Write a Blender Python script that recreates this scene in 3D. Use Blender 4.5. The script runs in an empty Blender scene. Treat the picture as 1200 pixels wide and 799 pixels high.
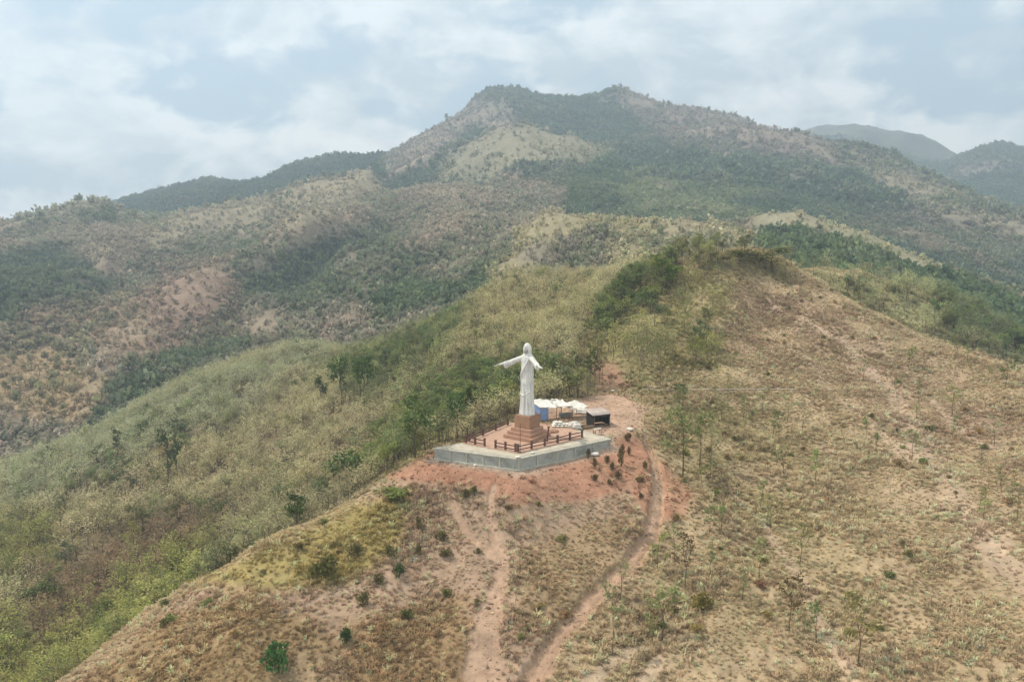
import bpy, bmesh, math, random
import numpy as np
from mathutils import Vector

R = math.radians
rng = np.random.default_rng(7)
random.seed(7)
sc = bpy.context.scene
col = sc.collection

# ------------------------------------------------------------------ camera, sky, sun, exposure
H = 28.0                                   # camera height above the terrace floor (z = 0)
F, CX, CY = 850.0, 600.0, 399.5            # focal length and centre, in pixels of a 1200 px wide frame
PITCH = math.atan((CY - 285.0) / F)
cam_d = bpy.data.cameras.new("camera")
cam_d.sensor_width = 36.0
cam_d.lens = F / 1200.0 * 36.0
cam_d.clip_start = 0.5
cam_d.clip_end = 40000.0
cam = bpy.data.objects.new("camera", cam_d)
cam.location = (0, 0, H)
cam.rotation_euler = (math.pi / 2 - PITCH, 0, 0)
col.objects.link(cam)
sc.camera = cam

SUN_AZ, SUN_EL = R(-78.0), R(58.0)         # azimuth clockwise from +Y: from the left, slightly behind the statue
sun_d = bpy.data.lights.new("sun", 'SUN')
sun_d.energy = 3.4
sun_d.angle = R(1.0)
sun_d.color = (1.0, 0.95, 0.87)
sun = bpy.data.objects.new("sun", sun_d)
sv = Vector((math.sin(SUN_AZ) * math.cos(SUN_EL), math.cos(SUN_AZ) * math.cos(SUN_EL), math.sin(SUN_EL)))
sun.rotation_euler = sv.to_track_quat('Z', 'Y').to_euler()
sun.location = (-60, 60, 120)
col.objects.link(sun)

sc.view_settings.view_transform = 'Standard'
sc.view_settings.look = 'None'
sc.view_settings.exposure = 0.58
sc.view_settings.gamma = 1.0
sc.view_settings.use_curve_mapping = False
sc.cycles.max_bounces = 4
sc.cycles.diffuse_bounces = 2
sc.cycles.glossy_bounces = 1
sc.cycles.transmission_bounces = 1
sc.cycles.volume_bounces = 1
sc.cycles.transparent_max_bounces = 6
sc.cycles.use_denoising = True

world = bpy.data.worlds.new("World")
sc.world = world
world.use_nodes = True
nt = world.node_tree
nt.nodes.clear()
def N(tree, kind, **kw):
    n = tree.nodes.new(kind)
    for k, v in kw.items():
        setattr(n, k, v)
    return n
def LK(tree, a, b):
    tree.links.new(a, b)
def mathn(tree, op, a, b=None, c=None):
    n = N(tree, 'ShaderNodeMath', operation=op)
    for i, x in enumerate((a, b, c)):
        if x is None: continue
        if isinstance(x, (int, float)): n.inputs[i].default_value = x
        else: LK(tree, x, n.inputs[i])
    return n.outputs[0]
def ramp(tree, fac, stops):
    n = N(tree, 'ShaderNodeValToRGB')
    while len(n.color_ramp.elements) < len(stops): n.color_ramp.elements.new(0.5)
    for e, (p, c) in zip(n.color_ramp.elements, stops):
        e.position = p
        e.color = (c, c, c, 1) if isinstance(c, (int, float)) else (*c, 1)
    if fac is not None: LK(tree, fac, n.inputs[0])
    return n.outputs[0]
def mixc(tree, fac, a, b, mode='MIX'):
    n = N(tree, 'ShaderNodeMix', data_type='RGBA', blend_type=mode)
    for i, x in ((0, fac), (6, a), (7, b)):
        if isinstance(x, (int, float)): n.inputs[i].default_value = x
        elif isinstance(x, tuple): n.inputs[i].default_value = (*x, 1)
        else: LK(tree, x, n.inputs[i])
    return n.outputs[2]

sky = N(nt, 'ShaderNodeTexSky', sky_type='NISHITA')
sky.sun_disc = False
sky.sun_elevation = SUN_EL
sky.sun_rotation = SUN_AZ
sky.altitude = 500
sky.air_density = 1.0
sky.dust_density = 2.5
sky.ozone_density = 1.0
tc = N(nt, 'ShaderNodeTexCoord')
def noise(tree, vec, scale, detail=6, rough=0.55, dist=0.0):
    n = N(tree, 'ShaderNodeTexNoise')
    n.inputs['Scale'].default_value = scale
    n.inputs['Detail'].default_value = detail
    n.inputs['Roughness'].default_value = rough
    n.inputs['Distortion'].default_value = dist
    if vec is not None: LK(tree, vec, n.inputs['Vector'])
    return n.outputs[0]
mp = N(nt, 'ShaderNodeMapping')
mp.inputs['Location'].default_value = (3.3, 1.7, 0.4)
mp.inputs['Scale'].default_value = (3.1, 3.1, 5.6)
LK(nt, tc.outputs['Generated'], mp.inputs[0])
big = noise(nt, mp.outputs[0], 1.15, 3, 0.5, 0.2)
fine = noise(nt, mp.outputs[0], 3.1, 9, 0.56, 0.35)
cover = ramp(nt, mathn(nt, 'ADD', mathn(nt, 'MULTIPLY', big, 0.6), mathn(nt, 'MULTIPLY', fine, 0.4)), [(0.435, 0.0), (0.49, 1.0)])
thick = ramp(nt, noise(nt, mp.outputs[0], 2.2, 9, 0.6, 0.3), [(0.40, 0.0), (0.58, 1.0)])
CLOUD_A, CLOUD_B = (4.7, 4.9, 5.0), (9.7, 9.2, 8.4)
cloudc = mixc(nt, thick, (CLOUD_A), (CLOUD_B))
skyc = mixc(nt, cover, mixc(nt, 0.7, sky.outputs[0], (3.6, 4.3, 4.75)), cloudc)
bg = N(nt, 'ShaderNodeBackground')
bg.inputs['Strength'].default_value = 0.10
LK(nt, skyc, bg.inputs[0])
out = N(nt, 'ShaderNodeOutputWorld')
LK(nt, bg.outputs[0], out.inputs[0])

# ------------------------------------------------------------------ helpers
def tag(o, label=None, cat=None, group=None, kind=None):
    if label: o["label"] = label
    if cat: o["category"] = cat
    if group: o["group"] = group
    if kind: o["kind"] = kind
    return o
def empty(name, loc, rz=0.0):
    o = bpy.data.objects.new(name, None)
    o.location = loc
    o.rotation_euler = (0, 0, rz)
    o.empty_display_size = 0.3
    col.objects.link(o)
    return o
def ray(u, v):
    x, y = (u - CX) / F, (CY - v) / F
    X, Y, Z = x, math.cos(PITCH) + y * math.sin(PITCH), -math.sin(PITCH) + y * math.cos(PITCH)
    h = math.hypot(X, Y)
    return math.atan2(X, Y), Z / h
def project(P):
    P = np.asarray(P, float)
    cp, sp = math.cos(PITCH), math.sin(PITCH)
    x, y, z = P[..., 0], P[..., 1], P[..., 2] - H
    d = y * cp - z * sp
    up = y * sp + z * cp
    d = np.where(d < 0.1, 0.1, d)
    return CX + F * x / d, CY - F * up / d
def flat(u, v, z=0.0):
    """point of the horizontal plane z that the photograph shows at pixel (u, v)"""
    th, e = ray(u, v)
    r = (z - H) / e
    return Vector((r * math.sin(th), r * math.cos(th), z))

def hash2(ix, iy, seed):
    h = (ix.astype(np.int64) * 374761393 + iy.astype(np.int64) * 668265263 + seed * 974634777) & 0xFFFFFFFF
    h = ((h ^ (h >> 13)) * 1274126177) & 0xFFFFFFFF
    h = h ^ (h >> 16)
    return (h & 0xFFFFFF).astype(np.float64) / 0xFFFFFF
def vnoise(x, y, seed=0):
    ix, iy = np.floor(x), np.floor(y)
    fx, fy = x - ix, y - iy
    ix, iy = ix.astype(np.int64), iy.astype(np.int64)
    def g(dx, dy):
        a = hash2(ix + dx, iy + dy, seed) * 2 * np.pi
        return np.cos(a) * (fx - dx) + np.sin(a) * (fy - dy)
    ux = fx * fx * fx * (fx * (fx * 6 - 15) + 10)
    uy = fy * fy * fy * (fy * (fy * 6 - 15) + 10)
    a, b, c, d = g(0, 0), g(1, 0), g(0, 1), g(1, 1)
    return 1.45 * ((a * (1 - ux) + b * ux) * (1 - uy) + (c * (1 - ux) + d * ux) * uy)
def fbm(x, y, L, oct=4, seed=0, gain=0.5):
    s, amp, tot = 0, 1, 0
    for o in range(oct):
        s = s + amp * vnoise(x / L + 17.3 * o, y / L - 9.1 * o, seed + o)
        tot += amp
        amp *= gain
        L *= 0.5
    return s / tot
def smooth(a, b, x):
    t = np.clip((x - a) / (b - a), 0, 1)
    return t * t * (3 - 2 * t)
def lin(c):
    """sRGB 0-255 triple to linear"""
    c = np.asarray(c, float) / 255.0
    return np.where(c <= 0.04045, c / 12.92, ((c + 0.055) / 1.055) ** 2.4)

# ------------------------------------------------------------------ terrain
# crests, faces and gullies as (u, v, distance): the skeleton the ground is stretched over
L_ = []
def line(*pts, step=26):
    for a, b in zip(pts[:-1], pts[1:]):
        n = max(1, int(math.hypot(b[0] - a[0], b[1] - a[1]) / step))
        for i in range(n):
            t = i / n
            L_.append((a[0] + (b[0] - a[0]) * t, a[1] + (b[1] - a[1]) * t, math.exp(math.log(a[2]) * (1 - t) + math.log(b[2]) * t)))
    L_.append(pts[-1])
def pts(*p): L_.extend(p)
Z_ = []   # (theta deg, r, z relative to camera)
# spur in the foreground: its left brow
line((-60, 905, 74), (90, 799, 79), (200, 715, 84), (300, 650, 88), (400, 600, 92), (450, 570, 95), (495, 545, 98))
pts((330, 765, 72), (400, 700, 78), (500, 650, 83), (500, 600, 90.5), (560, 600, 89.5), (600, 700, 76), (700, 600, 90.5), (700, 700, 77),
    (760, 560, 98), (780, 600, 94), (800, 700, 80), (200, 790, 74), (500, 720, 75), (500, 799, 66), (600, 799, 66), (400, 799, 67), (700, 799, 66), (800, 799, 67),
    (300, 799, 69), (630, 640, 84), (840, 560, 105), (830, 610, 95))
for t in (-60, -40, -20, 0, 20, 40, 60):
    Z_ += [(t, 45, -50 - abs(t) * 0.1), (t, 22, -55), (t, 8, -57)]
Z_ += [(48, 70, -50), (60, 70, -53), (48, 110, -47), (60, 110, -52), (60, 200, -60), (-48, 70, -62), (-60, 70, -66), (-48, 110, -76), (-60, 110, -82), (-60, 200, -92)]
# right hillside
for u, ps in {
    800: ((500, 119), (450, 140), (400, 160), (350, 182)),
    900: ((799, 68), (700, 82), (600, 100), (550, 113), (500, 130), (450, 150), (400, 172), (350, 193)),
    1000: ((799, 70), (700, 84), (600, 103), (500, 134), (450, 154), (400, 176)),
    1100: ((799, 72), (700, 86), (600, 106), (500, 138), (450, 160)),
    1200: ((799, 74), (700, 88), (600, 108), (500, 140)),
    1350: ((799, 78), (600, 114))}.items():
    for v, r in ps: L_.append((u, v, r))
line((770, 320, 196), (800, 304, 201), (850, 299, 206), (890, 294, 212), (912, 303, 212), (960, 328, 206), (1000, 352, 200), (1050, 388, 190), (1100, 406, 184), (1200, 440, 172), (1350, 480, 160))
line((790, 325, 235), (850, 322, 242), (900, 326, 245))
line((950, 336, 226), (1000, 362, 224), (1050, 393, 218), (1100, 412, 214), (1200, 447, 205))
line((950, 313, 262), (1000, 321, 268), (1060, 334, 272), (1120, 356, 276), (1200, 402, 268), (1350, 470, 250))
line((900, 335, 320), (1000, 350, 330), (1100, 375, 335), (1200, 418, 330), (1350, 470, 330))
# spine from the clearing to the knob, and its left flank
line((712, 452, 134), (722, 430, 145), (750, 400, 158), (775, 355, 178), (772, 325, 194))
pts((690, 425, 150), (700, 390, 172), (650, 440, 150), (650, 400, 185), (650, 365, 225), (700, 360, 205), (730, 345, 218), (600, 440, 160), (560, 470, 145),
    (600, 380, 205), (550, 400, 200), (500, 450, 175), (450, 500, 165), (500, 500, 140), (520, 520, 120), (420, 560, 138), (480, 535, 118), (400, 480, 190), (450, 450, 200))
line((760, 322, 238), (720, 331, 255), (680, 334, 262), (640, 328, 270), (600, 338, 262), (560, 358, 250), (500, 392, 242), (450, 410, 248), (400, 420, 265),
     (350, 410, 290), (300, 425, 290), (240, 450, 280), (180, 478, 270), (120, 510, 265), (60, 540, 262), (0, 565, 260), (-150, 620, 245))
pts((350, 480, 220), (300, 520, 200), (200, 560, 190), (100, 600, 185), (0, 640, 180), (300, 600, 155), (200, 650, 150), (100, 700, 145), (0, 740, 140), (350, 560, 165),
    (200, 740, 118), (100, 799, 118), (0, 799, 122), (300, 672, 122), (400, 618, 122), (-150, 720, 160), (-150, 820, 130), (0, 900, 100))
line((-150, 640, 320), (0, 588, 320), (120, 530, 325), (240, 470, 335), (350, 428, 345), (450, 425, 300), (560, 376, 305), (640, 345, 315), (720, 345, 310))
# face of the brown hills
for u, ps in {
    -150: ((560, 360), (470, 440), (380, 560), (310, 720)),
    0: ((540, 350), (450, 430), (380, 535), (320, 680), (280, 820)),
    100: ((485, 360), (430, 430), (350, 580), (290, 740)),
    200: ((440, 370), (400, 450), (330, 600), (290, 740)),
    300: ((405, 385), (350, 480), (290, 650), (255, 810)),
    400: ((390, 370), (350, 430), (300, 540), (250, 720), (215, 880)),
    500: ((370, 355), (320, 450), (280, 560), (240, 750)),
    600: ((320, 370), (290, 450), (265, 560), (230, 780), (190, 1000))}.items():
    for v, r in ps: L_.append((u, v, r))
line((-150, 310, 880), (-40, 285, 900), (0, 274, 900), (60, 252, 915), (95, 242, 925), (120, 246, 920), (150, 257, 890), (175, 268, 850), (240, 252, 870), (300, 242, 890), (370, 218, 930), (440, 195, 990))
line((440, 228, 870), (510, 214, 890), (560, 226, 880))
line((450, 236, 1000), (510, 232, 1000), (560, 236, 990))
line((540, 182, 1130), (580, 156, 1160), (615, 148, 1160), (680, 163, 1140), (718, 182, 1100))
line((560, 186, 1260), (615, 178, 1270), (680, 192, 1250))
line((-150, 300, 1150), (0, 282, 1150), (95, 262, 1200), (175, 280, 1150), (300, 256, 1150), (400, 220, 1200))
# spurs and gullies of the brown hills
line((420, 243, 690), (360, 272, 610), (300, 303, 560), (240, 337, 510), (180, 372, 470), (120, 412, 415))
line((445, 272, 700), (390, 312, 610), (340, 347, 550), (290, 382, 480), (230, 422, 425))
line((330, 268, 840), (270, 290, 770), (200, 314, 700), (130, 344, 650), (60, 354, 650))
line((175, 282, 750), (100, 310, 620), (40, 335, 560), (-40, 355, 520))
line((525, 258, 580), (455, 303, 470), (405, 348, 405))
line((580, 275, 560), (520, 310, 490), (470, 345, 420))
# the ridge in the middle and the one right of the knob
line((640, 248, 480), (700, 256, 465), (760, 262, 450), (810, 263, 440), (860, 270, 430), (885, 285, 420))
line((640, 262, 570), (700, 270, 560), (760, 278, 550), (830, 285, 540), (890, 300, 500))
pts((700, 300, 370), (640, 290, 390), (780, 295, 350), (840, 300, 345))
line((890, 256, 570), (965, 257, 545), (1000, 271, 530), (1060, 294, 510), (1110, 317, 500), (1160, 337, 490), (1250, 370, 480))
line((900, 272, 660), (965, 276, 640), (1060, 310, 610), (1110, 328, 600), (1250, 385, 580))
pts((950, 295, 430), (1000, 312, 405), (1060, 332, 400), (1110, 350, 395), (1180, 380, 390))
# the mountain
for u, ps in {
    500: ((185, 1180), (165, 1400)), 600: ((125, 1500),), 650: ((150, 1400),), 700: ((240, 720), (205, 980), (178, 1250), (135, 1520)),
    760: ((240, 740), (190, 1100), (140, 1520)), 800: ((245, 740), (200, 1030), (160, 1350)), 900: ((235, 840), (190, 1150)), 1000: ((255, 800), (205, 1150)),
    1100: ((295, 720), (250, 960)), 1200: ((330, 700), (290, 900)), 1350: ((370, 700),)}.items():
    for v, r in ps: L_.append((u, v, r))
line((440, 193, 1480), (480, 172, 1500), (520, 149, 1550), (545, 134, 1600), (562, 118, 1620), (583, 104, 1680), (600, 109, 1680), (640, 117, 1690), (690, 113, 1700), (706, 108, 1700), (721, 104, 1700), (742, 110, 1690),
     (790, 126, 1650), (850, 139, 1600), (900, 155, 1550), (960, 165, 1470), (1000, 171, 1400), (1050, 192, 1320), (1100, 216, 1250), (1150, 238, 1190), (1200, 253, 1150), (1350, 310, 1050))
line((440, 215, 1950), (583, 140, 2050), (720, 140, 2100), (850, 175, 2000), (960, 195, 1850), (1050, 222, 1650), (1110, 235, 1500), (1200, 268, 1350), (1350, 320, 1250))
line((-150, 300, 1650), (60, 274, 1650), (115, 250, 1680), (160, 232, 1700), (215, 218, 1700), (250, 213, 1700), (290, 221, 1700), (330, 206, 1690), (370, 194, 1650), (410, 190, 1600))
line((-150, 300, 2100), (160, 245, 2100), (290, 235, 2100), (410, 215, 2050))
line((930, 170, 3300), (965, 161, 3300), (1010, 158, 3300), (1060, 164, 3300), (1110, 181, 3250), (1250, 215, 3200))
line((1060, 218, 2350), (1090, 206, 2400), (1125, 187, 2450), (1165, 174, 2450), (1200, 180, 2450), (1350, 204, 2400))
line((1125, 200, 2750), (1200, 200, 2750), (1350, 220, 2700))
for u in range(-150, 1360, 150):
    pts((u, 292, 3700))

rows = []
for u, v, r in L_:
    th, e = ray(u, v)
    rows.append((th, math.log(r), e))
for t, r, z in Z_:
    rows.append((R(t), math.log(r), z / r))
C = np.array(rows)
_, keep = np.unique(np.round(C[:, :2], 3), axis=0, return_index=True)
C = C[np.sort(keep)]
SX = 2.6
def kern(d2): return np.sqrt(d2 + 0.035 ** 2)
ctr = np.stack([C[:, 0] * SX, C[:, 1]], 1)
D2 = ((ctr[:, None, :] - ctr[None]) ** 2).sum(-1)
K = kern(D2) + np.eye(len(C)) * -0.004
m = len(C)
A = np.zeros((m + 3, m + 3)); A[:m, :m] = K; A[:m, m] = 1; A[:m, m + 1:] = ctr; A[m, :m] = 1; A[m + 1:, :m] = ctr.T
wts = np.linalg.solve(A, np.concatenate([C[:, 2], np.zeros(3)]))

NT, NR = 1160, 1080
TH0, TH1 = R(-61.5), R(61.5)
LR0, LR1 = math.log(9.0), math.log(3700.0)
# rows crowd where the photograph looks
qr = np.linspace(0, 1, NR)
lr_knots = np.array([math.log(x) for x in (9, 55, 110, 220, 600, 1800, 2750, 3700)])
q_knots = np.array([0, 0.05, 0.30, 0.55, 0.78, 0.96, 0.985, 1.0])
lr = np.interp(qr, q_knots, lr_knots)
th = np.linspace(TH0, TH1, NT)
ct, cr = 490, 520
cth, clr = np.linspace(TH0, TH1, ct), np.linspace(LR0, LR1, cr)
G = np.zeros((cr, ct))
for i in range(cr):
    q = np.stack([cth * SX, np.full(ct, clr[i])], 1)
    d2 = ((q[:, None, :] - ctr[None]) ** 2).sum(-1)
    G[i] = kern(d2) @ wts[:m] + wts[m] + q @ wts[m + 1:]
def bil(grid, fi, fj):
    i0 = np.clip(np.floor(fi).astype(int), 0, grid.shape[0] - 2); j0 = np.clip(np.floor(fj).astype(int), 0, grid.shape[1] - 2)
    a, b = np.clip(fi - i0, 0, 1), np.clip(fj - j0, 0, 1)
    return (grid[i0, j0] * (1 - a) * (1 - b) + grid[i0 + 1, j0] * a * (1 - b) + grid[i0, j0 + 1] * (1 - a) * b + grid[i0 + 1, j0 + 1] * a * b)
LRg, THg = np.meshgrid(lr, th, indexing='ij')
E = bil(G, (LRg - LR0) / (LR1 - LR0) * (cr - 1), (THg - TH0) / (TH1 - TH0) * (ct - 1))
Rg = np.exp(LRg)
X, Y = Rg * np.sin(THg), Rg * np.cos(THg)
Zg = H + E * Rg

# terrace outline on its floor plane
P_L, P_F, P_R = flat(509.5, 524), flat(606, 536.8), flat(715, 513.5)
EX = (P_R - P_F).normalized()
EY = Vector((-EX.y, EX.x, 0.0))
P_B = P_R + EY * 8.5 - EX * 0.4
P_K = P_L + Vector((math.cos(R(33)), math.sin(R(33)), 0)) * 15.0
TERRACE = [P_F, P_R, P_B, P_K, P_L]
WALL_H = 1.8
def poly_sd(px, py, poly):
    """signed distance to a closed polygon, negative inside"""
    d = np.full(np.shape(px), 1e18)
    s = np.zeros(np.shape(px), bool)
    n = len(poly)
    for i in range(n):
        x0, y0 = poly[i][0], poly[i][1]
        x1, y1 = poly[(i + 1) % n][0], poly[(i + 1) % n][1]
        vx, vy = x1 - x0, y1 - y0
        t = np.clip(((px - x0) * vx + (py - y0) * vy) / (vx * vx + vy * vy), 0, 1)
        d = np.minimum(d, (px - x0 - t * vx) ** 2 + (py - y0 - t * vy) ** 2)
        c = (y0 > py) != (y1 > py)
        if vy != 0: s ^= c & (px < vx * (py - y0) / vy + x0)
    return np.where(s, -1, 1) * np.sqrt(d)
def capsule(px, py, pts_):
    d = np.full(np.shape(px), 1e9)
    for (x0, y0), (x1, y1) in zip(pts_[:-1], pts_[1:]):
        vx, vy = x1 - x0, y1 - y0
        t = np.clip(((px - x0) * vx + (py - y0) * vy) / (vx * vx + vy * vy), 0, 1)
        d = np.minimum(d, np.hypot(px - x0 - t * vx, py - y0 - t * vy))
    return d
SDT = poly_sd(X, Y, TERRACE)
# rough relief
w_site = smooth(3, 22, SDT)
for k, Lw in enumerate((2.2, 5, 12, 30, 75, 180, 420)):
    w = smooth(Lw * 2.2, Lw * 6.0, Rg)
    nz = vnoise(X / Lw + 3.1 * k, Y / Lw - 7.7 * k, 40 + k)
    if Lw > 20:
        nz = 0.45 * nz + 0.55 * (0.42 - np.abs(vnoise(X / Lw - 1.3 * k, Y / Lw + 4.9 * k, 60 + k)) * 1.5)
    amp = 0.075 if Lw < 60 else 0.075 + 0.065 * smooth(320, 700, Rg)
    Zg = Zg + amp * Lw * nz * w * (0.25 + 0.75 * w_site)
# graded ground round the terrace, level clearing behind it
clr_pts = [flat(655, 487), flat(690, 476), flat(712, 468), flat(720, 482), flat(713, 499)]
w = smooth(0.5, 9, SDT)
Zg = Zg * w + (-WALL_H + 0.10 * fbm(X, Y, 3, 2, 5)) * (1 - w)
dcl = capsule(X, Y, [(p.x, p.y) for p in clr_pts])
w = 1 - smooth(4.5, 13, dcl)
w = w * smooth(-2, 2.5, (X - P_R.x) * EY.x + (Y - P_R.y) * EY.y)
Zg = Zg * (1 - w) + (-0.12 + 0.05 * fbm(X, Y, 4, 2, 6)) * w
Zg = np.where(SDT < -0.25, np.minimum(Zg, -0.6), Zg)
# the tracks, cut a little into the slope; (u, v, half width in metres)
TRACK = [(756, 512, 0.5), (767, 535, 0.75), (773, 570, 0.95), (765, 618, 0.95), (735, 664, 0.9), (690, 702, 0.95), (655, 742, 1.0), (628, 790, 1.1), (600, 850, 1.3)]
PATH = [(530, 586, 0.5), (546, 622, 0.55), (566, 640, 0.6), (590, 656, 0.8), (583, 690, 1.0), (570, 735, 1.5), (566, 790, 2.0), (560, 850, 2.3)]
PATH2 = [(578, 572, 0.5), (574, 610, 0.55), (588, 656, 0.8)]
STREAK1 = [(640, 850, 0.8), (690, 797, 1.0), (735, 768, 0.9), (752, 758, 0.5)]
FAINT = [[(985, 395, .9), (1040, 455, 1.2), (1085, 530, 1.4), (1140, 610, 1.5), (1210, 690, 1.5)], [(930, 400, .5), (985, 470, .6), (1050, 520, .5), (1130, 545, .5)], [(1060, 430, .5), (1120, 500, .6), (1180, 530, .5)],
         [(840, 560, .4), (900, 620, .5), (960, 720, .6), (1000, 800, .6)], [(900, 350, .6), (960, 385, .7), (1010, 420, .6)], [(748, 458, .3), (840, 457, .32), (880, 458, .3), (935, 456, .25)], [(330, 720, .35), (400, 690, .4), (480, 690, .4)]]
STREAK2 = [(730, 850, 0.8), (757, 797, 1.0), (772, 772, 0.7)]

def gidx(x, y):
    t = (np.arctan2(x, y) - TH0) / (TH1 - TH0) * (NT - 1)
    l = np.interp(np.log(np.maximum(np.hypot(x, y), 9.1)), lr, np.arange(NR))
    return l, t
def ground(x, y):
    l, t = gidx(np.asarray(x, float), np.asarray(y, float))
    return bil(Zg, l, t)
def hit(u, v, rmin=30.0):
    """first point of the ground on the line of sight through pixel (u, v), beyond rmin"""
    t, e = ray(u, v)
    j = (t - TH0) / (TH1 - TH0) * (NT - 1)
    rr = np.exp(lr)
    zz = bil(Zg, np.arange(NR, dtype=float), np.full(NR, j))
    ok = np.nonzero((zz - H >= e * rr) & (rr > rmin))[0]
    i = ok[0] if len(ok) else NR - 1
    r = rr[i]
    if i > 0:
        f0, f1 = zz[i - 1] - H - e * rr[i - 1], zz[i] - H - e * rr[i]
        if f0 < 0 <= f1: r = rr[i - 1] + (rr[i] - rr[i - 1]) * (-f0 / (f1 - f0))
    x, y = r * math.sin(t), r * math.cos(t)
    return Vector((x, y, float(ground(x, y))))

NEAR = int(np.searchsorted(lr, math.log(235.0)))
def track_field(tr):
    P = [hit(u, v) for u, v, _ in tr]
    best = np.full(X.shape, 1e9)
    x, y = X[:NEAR], Y[:NEAR]
    wob = 0.25 * vnoise(x / 1.6, y / 1.6, 91) + 0.22 * vnoise(x / 0.7, y / 0.7, 92)
    for (a, wa), (b, wb) in zip(zip(P[:-1], [t[2] for t in tr[:-1]]), zip(P[1:], [t[2] for t in tr[1:]])):
        vx, vy = b.x - a.x, b.y - a.y
        t = np.clip(((x - a.x) * vx + (y - a.y) * vy) / (vx * vx + vy * vy + 1e-9), 0, 1)
        best[:NEAR] = np.minimum(best[:NEAR], np.hypot(x - a.x - t * vx, y - a.y - t * vy) / (wa + (wb - wa) * t) + wob)
    return best
TF = track_field(TRACK)
PF = np.minimum(track_field(PATH), track_field(PATH2))
SF = np.minimum(track_field(STREAK1), track_field(STREAK2))
FF = np.full(X.shape, 1e9)
for q_ in FAINT: FF = np.minimum(FF, track_field(q_))
cut = (1 - smooth(0.8, 1.35, TF)) * 0.75 + (1 - smooth(0.7, 1.3, PF)) * 0.25
rut = 0.10 * np.exp(-((TF - 0.5) / 0.16) ** 2)
Zg = Zg - cut * smooth(1.5, 4, SDT) - rut * smooth(1.5, 4, SDT)
# ------------------------------------------------------------------ what covers the ground where
UU, VV = project(np.stack([X, Y, Zg], -1))
wx = 1.0 * fbm(X + 31, Y - 11, 60, 4, 11) * np.clip(9000 / Rg, 6, 42) + vnoise(X / 6, Y / 6, 12) * np.clip(500 / Rg, 0, 6)
wy = 0.8 * fbm(X - 77, Y + 43, 60, 4, 21) * np.clip(9000 / Rg, 6, 42) + vnoise(X / 6 + 9, Y / 6, 13) * np.clip(500 / Rg, 0, 6)
WU, WV = UU + wx, VV + wy
gcol = np.zeros((NR, NT, 3)); gcol[:] = lin((182, 155, 113))
ccol = np.zeros((NR, NT, 3)); ccol[:] = lin((140, 128, 92))
ever = np.zeros((NR, NT)) + 0.08       # share of crowns that are evergreen
dens = np.zeros((NR, NT)) + 0.05       # crown cover
tuft = np.ones((NR, NT))               # grass cover
def zone(poly, rr, g, c=None, ev=None, de=None, tu=None, feather=14, strength=1.0, warp=1.0, breakup=0.0):
    global gcol, ccol, ever, dens, tuft
    if poly is None: w = np.ones_like(Rg)
    else:
        pu, pv = UU + wx * warp, VV + wy * warp
        xs = [p[0] for p in poly]; ys = [p[1] for p in poly]
        w = np.zeros_like(Rg)
        m_ = (pu > min(xs) - 2 * feather) & (pu < max(xs) + 2 * feather) & (pv > min(ys) - 2 * feather) & (pv < max(ys) + 2 * feather)
        w[m_] = 1 - smooth(-feather, feather, poly_sd(pu[m_], pv[m_], poly))
    if rr: w = w * smooth(rr[0] * 0.97, rr[0] * 1.03, Rg) * (1 - smooth(rr[1] * 0.97, rr[1] * 1.03, Rg))
    if breakup:
        Lb = breakup
        w = w * smooth(-0.25, 0.25, fbm(X + 5, Y + 99, Lb, 4, 33) + 0.05)
    w = w * strength
    w3 = w[..., None]
    if g is not None: gcol = gcol * (1 - w3) + lin(g) * w3
    if c is not None: ccol = ccol * (1 - w3) + lin(c) * w3
    if ev is not None: ever = ever * (1 - w) + ev * w
    if de is not None: dens = dens * (1 - w) + de * w
    if tu is not None: tuft = tuft * (1 - w) + tu * w

BIG = [(-900, -900), (2100, -900), (2100, 2400), (-900, 2400)]
# mountain and far hills
zone(None, (600, 99999), (108, 108, 98), (80, 90, 80), 0.8, 1.0, 0)
zone([(440, 130), (470, 165), (560, 118), (600, 140), (600, 170), (560, 185), (520, 210), (430, 230), (400, 215), (410, 185)], (900, 1750), (160, 140, 122), (146, 132, 116), 0.2, 0.5, feather=16)
zone([(560, 150), (600, 160), (560, 200), (500, 215), (480, 240), (450, 225), (500, 190)], (900, 1600), (110, 110, 95), (85, 92, 76), 0.8, 0.9, feather=8)
zone([(725, 98), (760, 100), (850, 132), (965, 160), (1000, 200), (900, 190), (850, 180), (780, 165), (735, 140)], (1100, 1800), (152, 132, 118), (138, 122, 108), 0.2, 0.5, feather=14)
zone([(950, 160), (1060, 185), (1210, 245), (1260, 330), (1160, 300), (1090, 262), (1010, 210), (965, 185)], (700, 1500), (160, 146, 118), (144, 134, 106), 0.2, 0.35, feather=8, breakup=140)
zone([(690, 150), (860, 150), (900, 180), (760, 175)], (900, 1700), (150, 130, 114), (134, 120, 106), 0.2, 0.35, feather=8, breakup=160)
zone([(640, 205), (760, 200), (880, 225), (900, 262), (760, 262), (680, 250)], (500, 1200), (138, 134, 96), (128, 130, 92), 0.35, 0.7, feather=12, breakup=120)
zone([(985, 272), (1110, 300), (1180, 330), (1200, 260), (1120, 255), (1040, 240)], (600, 1200), (152, 132, 114), (128, 116, 98), 0.3, 0.6, feather=12, breakup=130)
zone([(525, 188), (560, 158), (620, 146), (690, 158), (722, 182), (690, 205), (640, 212), (560, 222), (500, 224)], (950, 1240), (158, 148, 114), (150, 142, 108), 0.15, 0.22, feather=9)
zone([(560, 218), (640, 214), (715, 188), (735, 215), (690, 255), (560, 260)], (700, 1100), (108, 108, 84), (84, 94, 70), 0.85, 1.0, feather=7)
zone([(425, 240), (510, 208), (600, 232), (560, 270), (440, 275)], (500, 1000), (138, 134, 98), (118, 122, 86), 0.4, 0.75, feather=8)
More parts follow.
